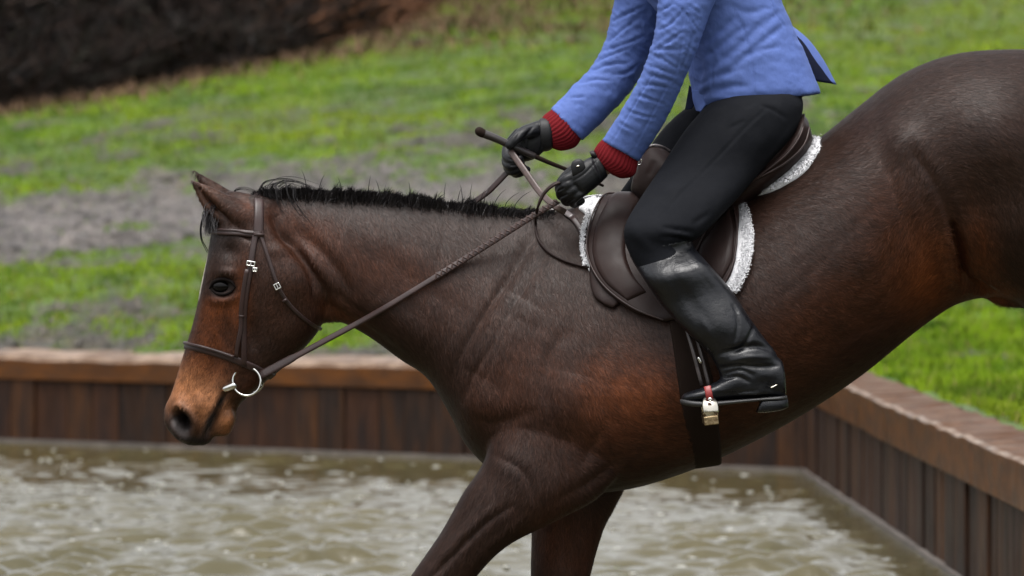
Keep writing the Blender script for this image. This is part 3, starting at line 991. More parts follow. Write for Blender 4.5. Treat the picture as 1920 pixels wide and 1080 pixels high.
def coat_hair():
    me = body_me
    no = vnormals(me); c = coords(me)
    q = np.array([p.vertices[:] for p in me.polygons if len(p.vertices) == 4])
    fc = c[q].mean(1)
    fn = no[q].mean(1)
    vis = (fn[:, 1] < .25) & (fc[:, 0] < 1.55) & (fc[:, 2] > .35)
    q, fc = q[vis], fc[vis]
    n = 330000
    k = RNG.integers(0, len(q), n)
    uv = RNG.random((n, 2))
    A, B, C_, D = (c[q[k, i]] for i in range(4))
    u, v = uv[:, :1], uv[:, 1:]
    pos = A * (1 - u) * (1 - v) + B * u * (1 - v) + C_ * u * v + D * (1 - u) * v
    nn = no[q[k]].mean(1); nn /= np.linalg.norm(nn, axis=1)[:, None]
    px, py = proj(pos)
    fl = flow(px, py)
    # not on the eye, the nostril or the lips
    bad = (np.hypot((px - 418) / 27, (py - 538) / 17) < 1) | (np.hypot((px - 343) / 22, (py - 793) / 26) < 1)
    wob = RNG.normal(0, .28, n) + (fbm(px / 22, py / 22, 61, 2) - .5) * .8
    ca, sa = np.cos(wob), np.sin(wob)
    d = np.stack([fl[:, 0] * ca - fl[:, 1] * sa, np.zeros(n), -(fl[:, 0] * sa + fl[:, 1] * ca)], -1)
    d = d - nn * (d * nn).sum(1)[:, None]
    d /= np.linalg.norm(d, axis=1)[:, None] + 1e-9
    head = sstep(640, 560, px) * (py > 330)
    L = RNG.uniform(.012, .026, n) * (1 - .55 * head)
    side = np.cross(d, nn)
    w = RNG.uniform(.00045, .0010, n)[:, None]
    root = pos + nn * .0004
    tip = pos + d * L[:, None] + nn * RNG.uniform(.0004, .0018, n)[:, None]
    V = np.stack([root - side * w, root + side * w, tip], 1)[~bad].reshape(-1, 3)
    cc = coat_colour(px, py, pos)
    t = RNG.random(n)[:, None]
    f = np.where(t < .38, .62, np.where(t < .80, 1.0, 1.45))
    cc = cc * f + np.where(t > .96, .006, 0)
    nm = nn + RNG.normal(0, .085, (n, 3)); nm /= np.linalg.norm(nm, axis=1)[:, None]
    m = len(V) // 3
    hm = arrays_mesh('coat_hair', V, np.arange(3 * m).reshape(m, 3), np.repeat(cc[~bad], 3, 0), np.repeat(nm[~bad], 3, 0))
    M = mat('wet_coat_hair', rough=.47, spec=.19, attr='col')
    o = link('coat_hair', hm, M, horse, smooth=False)
    o['kind'] = 'stuff'
coat_hair()
# ================================================================== SADDLERY
M_leather = mat('brown_leather', (.018, .0090, .0075), .45, spec=.13, noise=((14, 14, 14), (.020, .013, .012), .35, .65),
                bump=((260, 260, 260), .15, .001), rough_noise=((20, 20, 20), .36, .58))
M_strap = mat('bridle_leather', (.032, .016, .014), .42, spec=.35, noise=((30, 30, 30), (.022, .013, .012), .35, .65), bump=((200, 200, 200), .2, .001))
M_black = mat('black_elastic', (.016, .0100, .0078), .8, spec=.08, bump=((900, 900, 90), .3, .001))
M_steel = mat('steel', (.62, .61, .58), .18, metal=1.0)
M_brass = mat('pale_brass', (.60, .56, .48), .2, metal=1.0, bump=((160, 160, 160), .25, .002))
M_red = mat('red_leather_tab', (.20, .018, .016), .45)
M_fleece = mat('white_fleece', (.72, .72, .74), .9, sheen=.4, bump=((160, 160, 160), .9, .006), noise=((70, 70, 70), .86, .35, .7))

def resample(pts, n):
    q = catmull(pts, 8)
    cum = np.concatenate([[0], np.cumsum(np.linalg.norm(np.diff(q, axis=0), axis=1))])
    t = np.linspace(0, cum[-1], n)
    return np.stack([np.interp(t, cum, q[:, i]) for i in range(q.shape[1])], -1)

def smooth_grid(Pn, it):
    for _ in range(it):
        Q = Pn.copy()
        Q[1:-1, 1:-1] = (Pn[:-2, 1:-1] + Pn[2:, 1:-1] + Pn[1:-1, :-2] + Pn[1:-1, 2:] + 2 * Pn[1:-1, 1:-1]) / 6
        Pn = Q
    return Pn

def patch(left, right, nu, nv, off, th, bvh=None, relief=None, both=True, rim=.35, top_spine=False, jitter=0):
    """a sheet with thickness laid on a surface between two outline curves; mirrored to the far side"""
    A, B = resample(left, nv), resample(right, nv)
    pos = np.zeros((nv, nu, 3)); nor = np.zeros((nv, nu, 3))
    for i in range(nv):
        for j in range(nu):
            u = j / (nu - 1)
            x, y = A[i] * (1 - u) + B[i] * u
            p, n = drape(x, y, 0, bvh)
            pos[i, j] = p; nor[i, j] = n
    if top_spine:
        for j in range(nu):
            pos[0, j, 1] = HD; nor[0, j] = (0, -.05, 1)
    pos = smooth_grid(pos, 6); nor = smooth_grid(nor, 14)
    nor /= np.linalg.norm(nor, axis=2)[..., None]
    mb = MB()
    u = np.linspace(0, 1, nu)[None, :]; v = np.linspace(0, 1, nv)[:, None]
    e = np.minimum(np.minimum(u, 1 - u) * nu / 3, np.minimum(v if not top_spine else 1, 1 - v) * nv / 3)
    prof = rim + (1 - rim) * np.sqrt(np.clip(e, 0, 1))
    if relief is not None:
        prof = prof + relief(u + 0 * v, v + 0 * u)
    outer = pos + nor * (off + th * prof)[..., None]
    if jitter:
        outer = outer + RNG.normal(0, jitter, outer.shape)
    inner = pos + nor * (off - .004)
    mbs = []
    for sgn in ((1, -1) if both else (1,)):
        mb = MB(); mbs.append(mb)
        o_, i_ = outer.copy(), inner.copy()
        if sgn < 0:
            o_[..., 1] = 2 * HD - o_[..., 1]; i_[..., 1] = 2 * HD - i_[..., 1]
        base = len(mb.v); N = nu * nv
        mb.v.extend(map(tuple, o_.reshape(-1, 3))); mb.v.extend(map(tuple, i_.reshape(-1, 3)))
        for i in range(nv - 1):
            for j in range(nu - 1):
                a = base + i * nu + j
                mb.f.append((a, a + 1, a + nu + 1, a + nu)); a += N
                mb.f.append((a, a + nu, a + nu + 1, a + 1))
        edge = [(0, j) for j in range(nu)] + [(i, nu - 1) for i in range(1, nv)] + [(nv - 1, j) for j in range(nu - 2, -1, -1)] + [(i, 0) for i in range(nv - 2, 0, -1)]
        for k in range(len(edge)):
            a = base + edge[k][0] * nu + edge[k][1]; b = base + edge[(k + 1) % len(edge)][0] * nu + edge[(k + 1) % len(edge)][1]
            mb.f.append((a, a + N, b + N, b))
    return mbs

def ribbon(pos, nor, width, th, mb=None, closed=False):
    """flat strap along 3-D points with given outward normals"""
    mb = mb or MB()
    pos = [Vector(p) for p in pos]; n_ = len(pos)
    w = width if hasattr(width, '__len__') else [width] * n_
    rows = []
    for i in range(n_):
        a, b = (pos[(i - 1) % n_], pos[(i + 1) % n_]) if closed else (pos[max(i - 1, 0)], pos[min(i + 1, n_ - 1)])
        t = (b - a).normalized()
        n = Vector(nor[i]); n = (n - t * n.dot(t)).normalized(); s = t.cross(n)
        h = w[i] / 2
        sec = [(-h, .15), (-h * .86, .85), (-h * .4, 1.0), (h * .4, 1.0), (h * .86, .85), (h, .15), (h * .86, -.3), (-h * .86, -.3)]
        rows.append([pos[i] + s * x + n * (th * z) for x, z in sec])
    if closed:
        rows.append(rows[0])
    mb.grid(rows, caps=not closed)
    return mb

def strap_path(pts, off, n=26, bvh=None):
    q = resample(pts, n)
    ps, ns = [], []
    for x, y in q:
        p, nn = drape(x, y, 0, bvh); ps.append(np.array(p)); ns.append(np.array(nn))
    ps, ns = np.array(ps), np.array(ns)
    for _ in range(4):
        ns[1:-1] = (ns[:-2] + ns[1:-1] + ns[2:]) / 3
        ps[1:-1] = ps[1:-1] * .5 + (ps[:-2] + ps[2:]) * .25
    ns /= np.linalg.norm(ns, axis=1)[:, None]
    return ps + ns * off, ns

def mirror(a):
    b = np.array(a).copy(); return b
def far(p, n):
    p2, n2 = p.copy(), n.copy(); p2[:, 1] = 2 * HD - p2[:, 1]; n2[:, 1] *= -1
    return p2, n2

class Pair(tuple):
    def __new__(cls, *a): return tuple.__new__(cls, a)
    def build(self, *a, **k): return [m.build(*a, **k) for m in self][0]
def strap(pts, width, th, off=.003, mode='near', n=26, mb=None):
    p, nn = strap_path(pts, off, n)
    if mode == 'near':
        mb = ribbon(p, nn, width, th, mb)
    elif mode == 'pair':
        p2, n2 = far(p, nn); mb = Pair(ribbon(p, nn, width, th), ribbon(p2, n2, width, th))
    else:                                    # 'over': runs over the top (or round the front) to the far side
        p2, n2 = far(p, nn)
        P_, N_ = np.vstack([p2[::-1], p]), np.vstack([n2[::-1], nn])
        for _ in range(5):
            P_[1:-1] = P_[1:-1] * .5 + (P_[:-2] + P_[2:]) * .25; N_[1:-1] = (N_[:-2] + N_[1:-1] + N_[2:]) / 3
        N_ /= np.linalg.norm(N_, axis=1)[:, None]
        mb = ribbon(P_, N_, width, th, mb, closed=(mode == 'loop'))
    return mb

def torus(mb, c, R, r, ax, ay, n=40, m=10, a0=0, a1=2 * math.pi):
    az = Vector(ax).cross(Vector(ay))
    rows = []
    full = abs(a1 - a0 - 2 * math.pi) < 1e-6
    for i in range(n if full else n + 1):
        t = a0 + (a1 - a0) * i / n
        d = Vector(ax) * math.cos(t) + Vector(ay) * math.sin(t)
        rows.append([Vector(c) + d * (R + r * math.cos(q)) + az * (r * math.sin(q)) for q in np.linspace(0, 2 * math.pi, m, endpoint=False)])
    if full: rows.append(rows[0])
    mb.grid(rows, caps=not full)
    return mb

def buckle(pos, n, t, w, l, m, parent, name='buckle', r=.0016):
    """a little rectangular frame standing on the strap"""
    n, t = Vector(n).normalized(), Vector(t).normalized(); s = t.cross(n)
    c = Vector(pos) + n * .004
    b = MB()
    cor = [c + s * w / 2 + t * l / 2, c - s * w / 2 + t * l / 2, c - s * w / 2 - t * l / 2, c + s * w / 2 - t * l / 2]
    for i in range(4): b.tube([cor[i], cor[(i + 1) % 4]], [r, r], nang=6)
    b.tube([c - t * l / 2, c + t * l / 2 + n * .001], [r * .8, r * .8], nang=6)
    return b.build(name, m, parent)

# ---- saddle pad of white sheepskin
pad = thing('saddle_pad', 'white sheepskin pad showing as a fluffy rim round the brown saddle', 'saddle pad', P(1320, 400))
def pad_upper():
    top = [(1098, 374), (1180, 384), (1260, 395), (1340, 384), (1430, 334), (1500, 285), (1538, 258)]
    bot = [(1086, 394), (1140, 430), (1240, 440), (1340, 414), (1400, 376), (1455, 357), (1508, 325), (1538, 282)]
    return patch(top, bot, 14, 70, .0, .019, jitter=.0010)
pad_up = pad_upper()
for m_ in pad_up: m_.build('upper_pad', M_fleece, pad)
pad_low = patch([(1128, 360), (1106, 412), (1097, 462), (1101, 500), (1126, 540), (1180, 566), (1240, 580)],
                      [(1388, 362), (1405, 425), (1407, 465), (1397, 508), (1378, 543), (1340, 564), (1305, 578)], 50, 40, .0, .016, jitter=.0010)
for m_ in pad_low: m_.build('lower_pad', M_fleece, pad)

def fleece():
    """short curly wool along the rims of the pad"""
    lines = [([(1126, 360), (1102, 412), (1093, 462), (1098, 500)], 3.5, 1300), ([(1390, 380), (1405, 425), (1407, 465), (1397, 508), (1379, 545)], 8, 4600),
             ([(1396, 364), (1452, 344), (1506, 311), (1532, 276)], 12, 6200), ([(1090, 378), (1110, 366), (1140, 348)], 6, 1800)]
    V, N = [], []
    for pts, half, n in lines:
        n *= 2
        q = resample(pts, 120)
        i = RNG.integers(0, 120, n)
        xy = q[i] + np.clip(RNG.normal(0, half * .6, (n, 2)), -half * 1.25, half * 1.25)
        for x, y in xy:
            p, nn = drape(x, y, .016)
            p, nn = np.array(p), np.array(nn)
            d = nn * .6 + RNG.normal(0, .6, 3); d /= np.linalg.norm(d)
            s_ = np.cross(d, RNG.normal(0, 1, 3)); s_ *= .0011 / np.linalg.norm(s_)
            V += [p - s_, p + s_, p + d * RNG.uniform(.002, .006)]
            m_ = nn + np.array([0, -.2, .5]) + RNG.normal(0, .12, 3); m_ /= np.linalg.norm(m_); N += [m_] * 3
    V, N = np.array(V), np.array(N); V = faced(V, N)
    o = link('wool', arrays_mesh('wool', V, np.arange(len(V)).reshape(-1, 3), None, N), mat('white_wool', (.74, .74, .76), .95, spec=.1), pad, smooth=False)
    o['kind'] = 'stuff'
fleece()

# ---- saddle
saddle = thing('saddle', 'dark brown leather jumping saddle under the rider on the white fleece pad', 'saddle', P(1320, 380))
sb = MB()
sb.loft([(1190, 318, 1182, 356, .030, 0, .8), (1202, 290, 1196, 372, .062, -.2, .8), (1220, 274, 1220, 392, .088, -.25, .8), (1250, 282, 1250, 402, .105, -.2, .8),
         (1290, 322, 1290, 412, .125, -.1, .75), (1350, 338, 1350, 412, .16, 0, .75), (1410, 300, 1412, 376, .188, 0, .75), (1460, 250, 1466, 338, .19, 0, .75),
         (1494, 214, 1500, 306, .172, 0, .75), (1508, 218, 1516, 284, .135, 0, .8), (1516, 236, 1524, 272, .06, 0, .9)], nsub=5, nang=36)
seat_me = remeshed('seat', sb, .005, 5)
sculpt(seat_me, [([(1506, 214), (1500, 250), (1470, 292), (1420, 330)], 5, .006), ([(1494, 222), (1484, 254), (1452, 296), (1405, 336)], 5, -.006),
                 ([(1225, 300), (1215, 330)], 8, -.006), ([(1205, 282), (1225, 274), (1250, 280)], 5, .006)])
seat = link('seat', seat_me, M_leather, saddle)
SEATB = BVHTree.FromPolygons([tuple(v) for v in coords(seat_me)], [tuple(p.vertices) for p in seat_me.polygons])
b = MB()
for pts in ([(1507, 216), (1503, 248), (1474, 290), (1426, 328), (1398, 350)], [(1516, 240), (1508, 270), (1476, 302), (1436, 326), (1400, 344)]):
    p, n_ = strap_path(pts, .002, 24, SEATB); b.tube([Vector(q) for q in p], [.0028] * len(p), nsub=1, nang=6)
b.build('cantle_piping', M_strap, saddle)
# metal-rimmed pommel arch and the D rings beside it
b = MB(); p, n_ = strap_path([(1206, 288), (1216, 277), (1232, 275), (1256, 284)], .003, 14, SEATB)
ribbon(p, n_, .010, .004, b); b.build('pommel_rim', mat('worn_leather_edge', (.16, .14, .14), .3), saddle)
b = MB(); c, n_ = drape(1201, 305, .006, SEATB); torus(b, c, .0085, .0017, (1, 0, 0), (0, 0, 1), 20, 6); b.build('ring', M_steel, saddle)
b = MB(); c, n_ = drape(1188, 330, .006, SEATB); torus(b, c, .011, .0018, (.4, -.2, .9), (0, 1, 0), 20, 6); b.build('ring', M_steel, saddle)
# flaps
flap_m = patch([(1166, 342), (1128, 386), (1106, 440), (1103, 490), (1130, 543), (1186, 586), (1248, 607)],
                          [(1330, 352), (1386, 378), (1390, 440), (1382, 498), (1364, 538), (1326, 574), (1292, 600)], 60, 46, .019, .007)
for m_ in flap_m: m_.build('flap', M_leather, saddle)
under_m = patch([(1112, 470), (1106, 515), (1114, 556), (1134, 574)], [(1180, 480), (1170, 530), (1165, 566), (1150, 580)], 14, 18, .008, .008)
for m_ in under_m: m_.build('sweat_flap', M_leather, saddle)
roll_m = patch([(1180, 352), (1140, 392), (1118, 440), (1114, 490), (1136, 536), (1180, 572)],
                     [(1226, 360), (1196, 400), (1178, 444), (1176, 488), (1192, 528), (1216, 556)], 26, 40, .024, .007,
                     relief=lambda u, v: 0.8 * np.sin(np.pi * u) ** .8 * np.sin(np.pi * v) ** .5)
for m_ in roll_m: m_.build('knee_roll', M_leather, saddle)
block_m = patch([(1322, 470), (1314, 495), (1322, 520), (1340, 536)], [(1376, 404), (1384, 450), (1379, 496), (1360, 532)], 22, 24, .024, .008,
                      relief=lambda u, v: .8 * np.sin(np.pi * u) * np.sin(np.pi * v))
for m_ in block_m: m_.build('thigh_block', M_leather, saddle)
b = MB()
for pts in ([(1152, 356), (1120, 398), (1104, 446), (1104, 492), (1132, 542), (1188, 584), (1248, 606)], [(1312, 480), (1330, 446), (1352, 420), (1384, 404)],
            [(1384, 400), (1391, 446), (1382, 500), (1364, 538)]):
    p, n_ = strap_path(pts, .026, 40); b.tube([Vector(q) for q in p], [.0022] * len(p), nsub=1, nang=6)
b.build('flap_edge', M_strap, saddle)
# girth round the belly
C0 = P(1272, 540); D0 = (P(1322, 888) - C0).normalized()
gp, gn = [], []
for th_ in np.linspace(-100, 100, 61):
    d = D0 * math.cos(math.radians(th_)) + Vector((0, -1, 0)) * math.sin(math.radians(th_))
    loc, nn, i, dist = BVH.ray_cast(C0, d)
    gp.append(np.array(loc + d * .005)); gn.append(np.array(d))
gp, gn = np.array(gp), np.array(gn)
for _ in range(4): gp[1:-1] = gp[1:-1] * .5 + (gp[:-2] + gp[2:]) * .25
g = ribbon(gp, gn, .084, .004)
g.build('girth', M_black, saddle)
b = MB(); p, _ = drape(1263, 611, .012); b.tube([p, p + Vector((.003, 0, -.004))], [.0022, .0022], nang=6); b.build('stud', M_brass, saddle)
# leather neck strap lying over the withers
strap([(1030, 388), (1052, 396), (1074, 410)], .016, .004, .004, 'near', 14).build('neck_strap', mat('wet_strap', (.09, .075, .075), .22), saddle)
strap([(1074, 410), (1090, 432), (1098, 462), (1100, 490)], .015, .004, .004, 'near', 14).build('neck_strap', M_strap, saddle)

M_tread = mat('worn_brass', (.34, .26, .15), .42, metal=1.0, noise=((120, 120, 120), (.16, .11, .06), .4, .65), bump=((150, 150, 150), .5, .003))
M_lit_edge = mat('lit_strap_edge', (.060, .050, .050), .4, noise=((40, 40, 40), .45, .4, .7))  # stirrup leathers: their lit edges are painted in as a paler colour
# stirrup leather and iron (both sides)
STY = drape(1330, 640)[0].y - .075
for sg in (1, -1):
    def S(px, py, y=STY):
        q = P(px, py, y)
        return q if sg > 0 else Vector((q.x, 2 * HD - q.y, q.z))
    nrm = Vector((-.55, -sg * .8, .1)).normalized()
    b = MB()
    a = [S(1277, 584, STY + .02), S(1298, 654), S(1316, 722)]
    ribbon(catmull([list(x) for x in a], 6), [Vector((-.25, -sg * .95, .2))] * 13, .0085, .006, b)
    a = [S(1291, 584, STY + .025), S(1312, 654, STY + .01), S(1330, 726, STY + .005)]
    ribbon(catmull([list(x) for x in a], 6), [Vector((-.25, -sg * .95, .2))] * 13, .0085, .006, b)
    lt = b.build('stirrup_leather', M_lit_edge, saddle)
    bk = MB(); q = S(1312, 675, STY - .006); bk.tube([q + Vector((-.002, 0, .004)), q + Vector((.002, 0, -.005))], [.0042, .0042], nang=8)
    bk.build('buckle', M_steel, lt)
    # iron: an arch round the boot standing across the picture, tread under the sole
    yo = .062
    st = MB()
    top = S(1328, 742, STY); sy = -1 if sg > 0 else 1
    def I(px, py, dy): q = S(px, py); return Vector((q.x, q.y + sy * dy, q.z))
    arch = [I(1331, 792, .064), I(1331, 772, .066), I(1329, 752, .058), I(1327, 738, .03), I(1326, 733, 0), I(1327, 738, -.03), I(1329, 752, -.058), I(1331, 772, -.066), I(1331, 792, -.064)]
    aa = catmull([list(x) for x in arch], 5)
    dz = (aa[:, 2] - aa[:, 2].min()) / (aa[:, 2].max() - aa[:, 2].min())
    nr = []
    for i in range(len(aa)):
        t = Vector(aa[min(i + 1, len(aa) - 1)] - aa[max(i - 1, 0)]).normalized(); nr.append(t.cross(Vector((1, 0, 0))).normalized())
    ribbon(aa, nr, list(np.interp(dz, [0, .30, .33, .60, .72, .85, 1], [.024, .024, .037, .039, .034, .022, .014])), .007, st)
    iron = st.build('stirrup_iron', M_brass, saddle)
    td = MB(); c = I(1331, 790, 0); td.box((c.x + .0005, c.y, c.z + .005), (.034, .146, .021), Matrix.Rotation(math.radians(-7), 3, 'Y'))
    for k in range(7): td.box((c.x, c.y - .051 + .017 * k, c.z + .0185), (.036, .006, .006))
    td.build('tread', M_tread, iron, smooth=False, bevel=.002)
    rt = MB(); ribbon([I(1324, 722, .066), I(1327, 736, .068), I(1329, 750, .071)], [Vector((-.1, sy, .1))] * 3, .017, .004, rt)
    rt.build('red_tab', M_red, iron)
    sd = MB(); q = I(1329, 747, .076); torus(sd, q, .003, .0028, (1, 0, 0), (0, 0, 1), 14, 8); sd.build('stud', M_steel, iron)

# ---- bridle and reins
bridle = thing('bridle', 'brown leather bridle with a silver ring bit on the head of the bay horse', 'bridle', P(470, 560))
strap([(486, 356), (485, 368), (485, 400), (484, 438)], .0245, .004, .004, 'over', 20).build('headpiece', M_strap, bridle)
strap([(480, 436), (474, 470), (470, 500), (462, 548), (457, 600), (456, 650), (457, 686)], .0150, .0036, .004, 'pair', 30).build('cheekpiece', M_strap, bridle)
strap([(464, 505), (458, 540), (453, 580), (450, 620), (446, 668)], .011, .003, .007, 'pair', 24).build('noseband_strap', M_strap, bridle)
strap([(489, 442), (500, 474), (514, 516), (524, 542), (542, 570), (566, 594), (590, 612), (600, 616)], .0095, .0034, .003, 'pair', 34).build('throatlatch', M_strap, bridle)
strap([(393, 433), (412, 435), (440, 437), (470, 439), (494, 440)], .0175, .0042, .004, 'over', 24).build('browband', M_strap, bridle)
b = strap([(393, 430), (412, 432), (440, 434), (470, 437), (490, 438)], .006, .003, .0075, 'over', 24); b.build('browband_padding', M_strap, bridle)
strap([(338, 645), (352, 648), (380, 654), (414, 664), (446, 675), (480, 690), (508, 704)], .0190, .0042, .004, 'over', 30).build('noseband', M_strap, bridle)
strap([(338, 641), (352, 644), (380, 650), (414, 660), (440, 669)], .0075, .0034, .0075, 'over', 24).build('noseband_padding', M_strap, bridle)
def on_strap(px, py, dx, dy, w, l, off=.007, r=.0018):
    q, n_ = drape(px, py, off)
    buckle(q, n_, Vector((dx, 0, -dy)), w, l, M_steel, bridle, 'buckle', r)
on_strap(471, 495, -.15, 1, .019, .010); on_strap(479, 506, -.1, 1, .009, .008, .009); on_strap(521, 536, .5, 1, .013, .013)
for (px_, py_, dx, dy, w) in ((453, 592, -.1, 1, .013), (534, 562, .6, 1, .012), (486, 441, 0, 1, .026)):
    q, n_ = drape(px_, py_, .006)
    t = Vector((dx, 0, -dy)).normalized(); s_ = t.cross(n_)
    ribbon([q - s_ * w / 2, q, q + s_ * w / 2], [n_] * 3, .007, .005).build('keeper', M_strap, bridle)
BITC, BITN = drape(461, 711, .013)
for sg in (1, -1):
    c = BITC.copy()
    if sg < 0: c.y = 2 * HD - c.y
    t = MB(); torus(t, c, .0350, .0029, Vector((.985, -.17 * sg, 0)), Vector((0, .1 * sg, .99)), 48, 10)
    t.build('bit_ring', M_steel, bridle)
bm_ = MB()
q0 = drape(420, 729, .001)[0]; q1 = P(438, 723, BITC.y - .001)
far_ = lambda v: Vector((v.x, 2 * HD - v.y, v.z))
bm_.tube([q1, q0 + Vector((.004, -.004, 0)), q0 + Vector((0, .012, 0)), far_(q0 + Vector((0, .012, 0))), far_(q0 + Vector((.004, -.004, 0))), far_(q1)],
         [.0085, .0085, .006, .006, .0085, .0085], nsub=3, nang=12)
bm_.build('bit_mouthpiece', M_steel, bridle)

HANDY, FARY = 11.86, 12.11
def rein_path(pts, ys, n=60, clear=.010):
    q = resample(pts, n); yy = np.interp(np.linspace(0, 1, n), np.linspace(0, 1, len(ys)), ys)
    out = []
    for (x, y), Y in zip(q, yy):
        d = (P(x, y) - CAMP).normalized()
        loc, nn, i, dist = BVH.ray_cast(CAMP, d)
        if loc is not None and loc.y - clear < Y: Y = loc.y - clear
        out.append(P(x, y, Y))
    o = np.array([list(v) for v in out])
    for _ in range(6): o[1:-1, 1] = np.minimum(o[1:-1, 1], (o[:-2, 1] + o[2:, 1]) / 2)
    return [P(q[i][0], q[i][1], o[i, 1]) for i in range(n)]
rp = rein_path([(488, 704), (600, 644), (700, 590), (800, 530), (900, 468), (1000, 405), (1046, 378)], [BITC.y, HANDY + .01], 70)
wd = list(np.interp(np.linspace(0, 1, 70), [0, .1, .12, .55, .62, 1], [.024, .022, .0165, .0150, .0175, .0155]))
ribbon(rp, [Vector((-.1, -.9, .42))] * 70, wd, .004).build('rein', M_strap, bridle)
# plaited grip of the near rein
b = MB()
for k in range(46):
    i = 40 + k * 29 / 46; i0 = int(i); p = rp[i0].lerp(rp[min(i0 + 1, 69)], i - i0)
    t = (rp[69] - rp[40]).normalized(); n_ = Vector((-.1, -.9, .42)); n_ = (n_ - t * n_.dot(t)).normalized(); s_ = t.cross(n_)
    sd = 1 if k % 2 else -1
    b.tube([p + n_ * .0032 - s_ * .0076 * sd, p + n_ * .0045 + t * .005, p + n_ * .0032 + s_ * .0076 * sd + t * .010], [.0016, .0019, .0016], nsub=2, nang=6)
pl = b.build('plaited_grip', mat('plaited_leather', (.034, .016, .012), .5, spec=.3), bridle); pl['kind'] = 'stuff'
# far rein: from the other side of the bit, behind the neck, up to the far hand
fr = [far_(BITC) + Vector((.03, 0, .01)), P(620, 560, 12.16), P(800, 440, 12.19), P(905, 368, 12.15), P(918, 358, 12.13), P(953, 322, FARY)]
fr = [Vector(v) for v in catmull([list(v) for v in fr], 8)]
ribbon(fr, [Vector((-.35, -.8, .45))] * len(fr), .017, .004).build('rein', M_strap, bridle)
# slack of the reins between the two hands and the loop hanging down the shoulder
sl = [P(957, 283, FARY - .05), P(985, 322, FARY - .09), P(1012, 360, 11.98), P(1040, 386, HANDY + .05), P(1060, 398, HANDY + .05)]
sl = [Vector(v) for v in catmull([list(v) for v in sl], 7)]
ribbon(sl, [Vector((-.5, -.8, .3))] * len(sl), .0165, .004).build('rein_slack', mat('pale_worn_leather', (.075, .048, .042), .45, noise=((60, 60, 60), .5, .4, .7)), bridle)
b = MB()
lp = [P(1062, 340, HANDY - .02), P(1040, 346, HANDY - .035), P(1020, 364, HANDY - .03), P(1008, 392, HANDY - .015)]
for x, y in ((1004, 420), (1010, 450), (1028, 474), (1056, 490), (1088, 500), (1104, 504)):
    lp.append(drape(x, y, .006)[0])
lp = [Vector(v) for v in catmull([list(v) for v in lp], 5)]
ribbon(lp[:17], [Vector((-.5, -.6, .6))] * 17, list(np.linspace(.013, .008, 17)), .004, b)
b.tube(lp[15:], [.0035] * (len(lp) - 15), nsub=1, nang=7)
b.build('rein_end', M_leather, bridle)

# ---- riding crop in the far hand
crop = thing('riding_crop', 'black riding crop held across the far gloved hand of the rider', 'riding crop', P(980, 284, FARY - .035))
b = MB(); b.tube([P(902, 249, FARY - .05), P(935, 262, FARY - .045), P(966, 277, FARY - .04), P(1000, 292, FARY - .03)], [.0105, .0098, .0095, .0085], nang=12)
b.build('handle', mat('crop_grip', (.022, .017, .016), .42, bump=((200, 200, 60), .3, .001)), crop)
b = MB(); b.tube([P(899, 246.5, FARY - .051), P(905, 250, FARY - .05)], [.0118, .0112], nang=12); b.build('cap', M_black, crop)
b = MB(); b.tube([P(998, 291, FARY - .03), P(1030, 305, FARY - .02), P(1072, 322, FARY), P(1130, 348, FARY + .03)], [.0062, .0055, .0048, .0035], nang=9); b.build('shaft', M_black, crop)
# ================================================================== THE RIDER
rider = thing('person', 'rider in a blue jacket, black breeches and tall boots, holding the reins', 'person', P(1400, 300))
M_jacket = mat('blue_jacket', (.085, .132, .345), .7, spec=.12,
               noise=[((7, 7, 7), (.070, .112, .305), .35, .65), ((34, 34, 34), .86, .45, .75)],
               bump=[((55, 55, 24), .35, .006), ((700, 700, 700), .3, .0008)])
M_lining = mat('navy_lining', (.006, .008, .020), .9, spec=.04)
M_cuff = mat('red_knit', (.125, .0085, .012), .9, spec=.1, bump=((500, 500, 500), .4, .001))
M_glove = mat('black_glove', (.006, .0063, .0075), .45, spec=.25, bump=[((140, 140, 140), .3, .002), ((900, 900, 900), .3, .0006)])
M_breech = mat('black_breeches', (.0052, .0058, .0078), .8, spec=.08, bump=[((36, 36, 36), .3, .004), ((1500, 1500, 1500), .3, .0004)],
               noise=((30, 30, 30), (.0072, .0078, .0100), .4, .7))
M_boot = mat('black_boot', (.0042, .0047, .0066), .30, spec=.36, bump=[((30, 30, 30), .35, .006), ((240, 240, 240), .2, .001)], rough_noise=((26, 26, 26), .22, .46))
M_skin = mat('skin', (.45, .27, .20), .5)

# depth of hip, thigh, knee, shin and ankle: the legs lie against the saddle flaps
def depth(px, py, gap): return drape(px, py)[0].y - gap
KNEE, SHIN, ANK = depth(1215, 440, .105), depth(1300, 560, .095), depth(1400, 690, .085)
HIP, THIGH = 11.88, (11.88 + depth(1215, 440, .105)) / 2
KNEE = min(KNEE, 11.70); SHIN = min(SHIN, KNEE + .02); ANK = min(ANK, SHIN + .02)
def both(v, s): return v if s < 0 else 2 * HD - v
print('LEG', KNEE, SHIN, ANK, drape(1300, 320)[0], drape(1350, 420)[0])
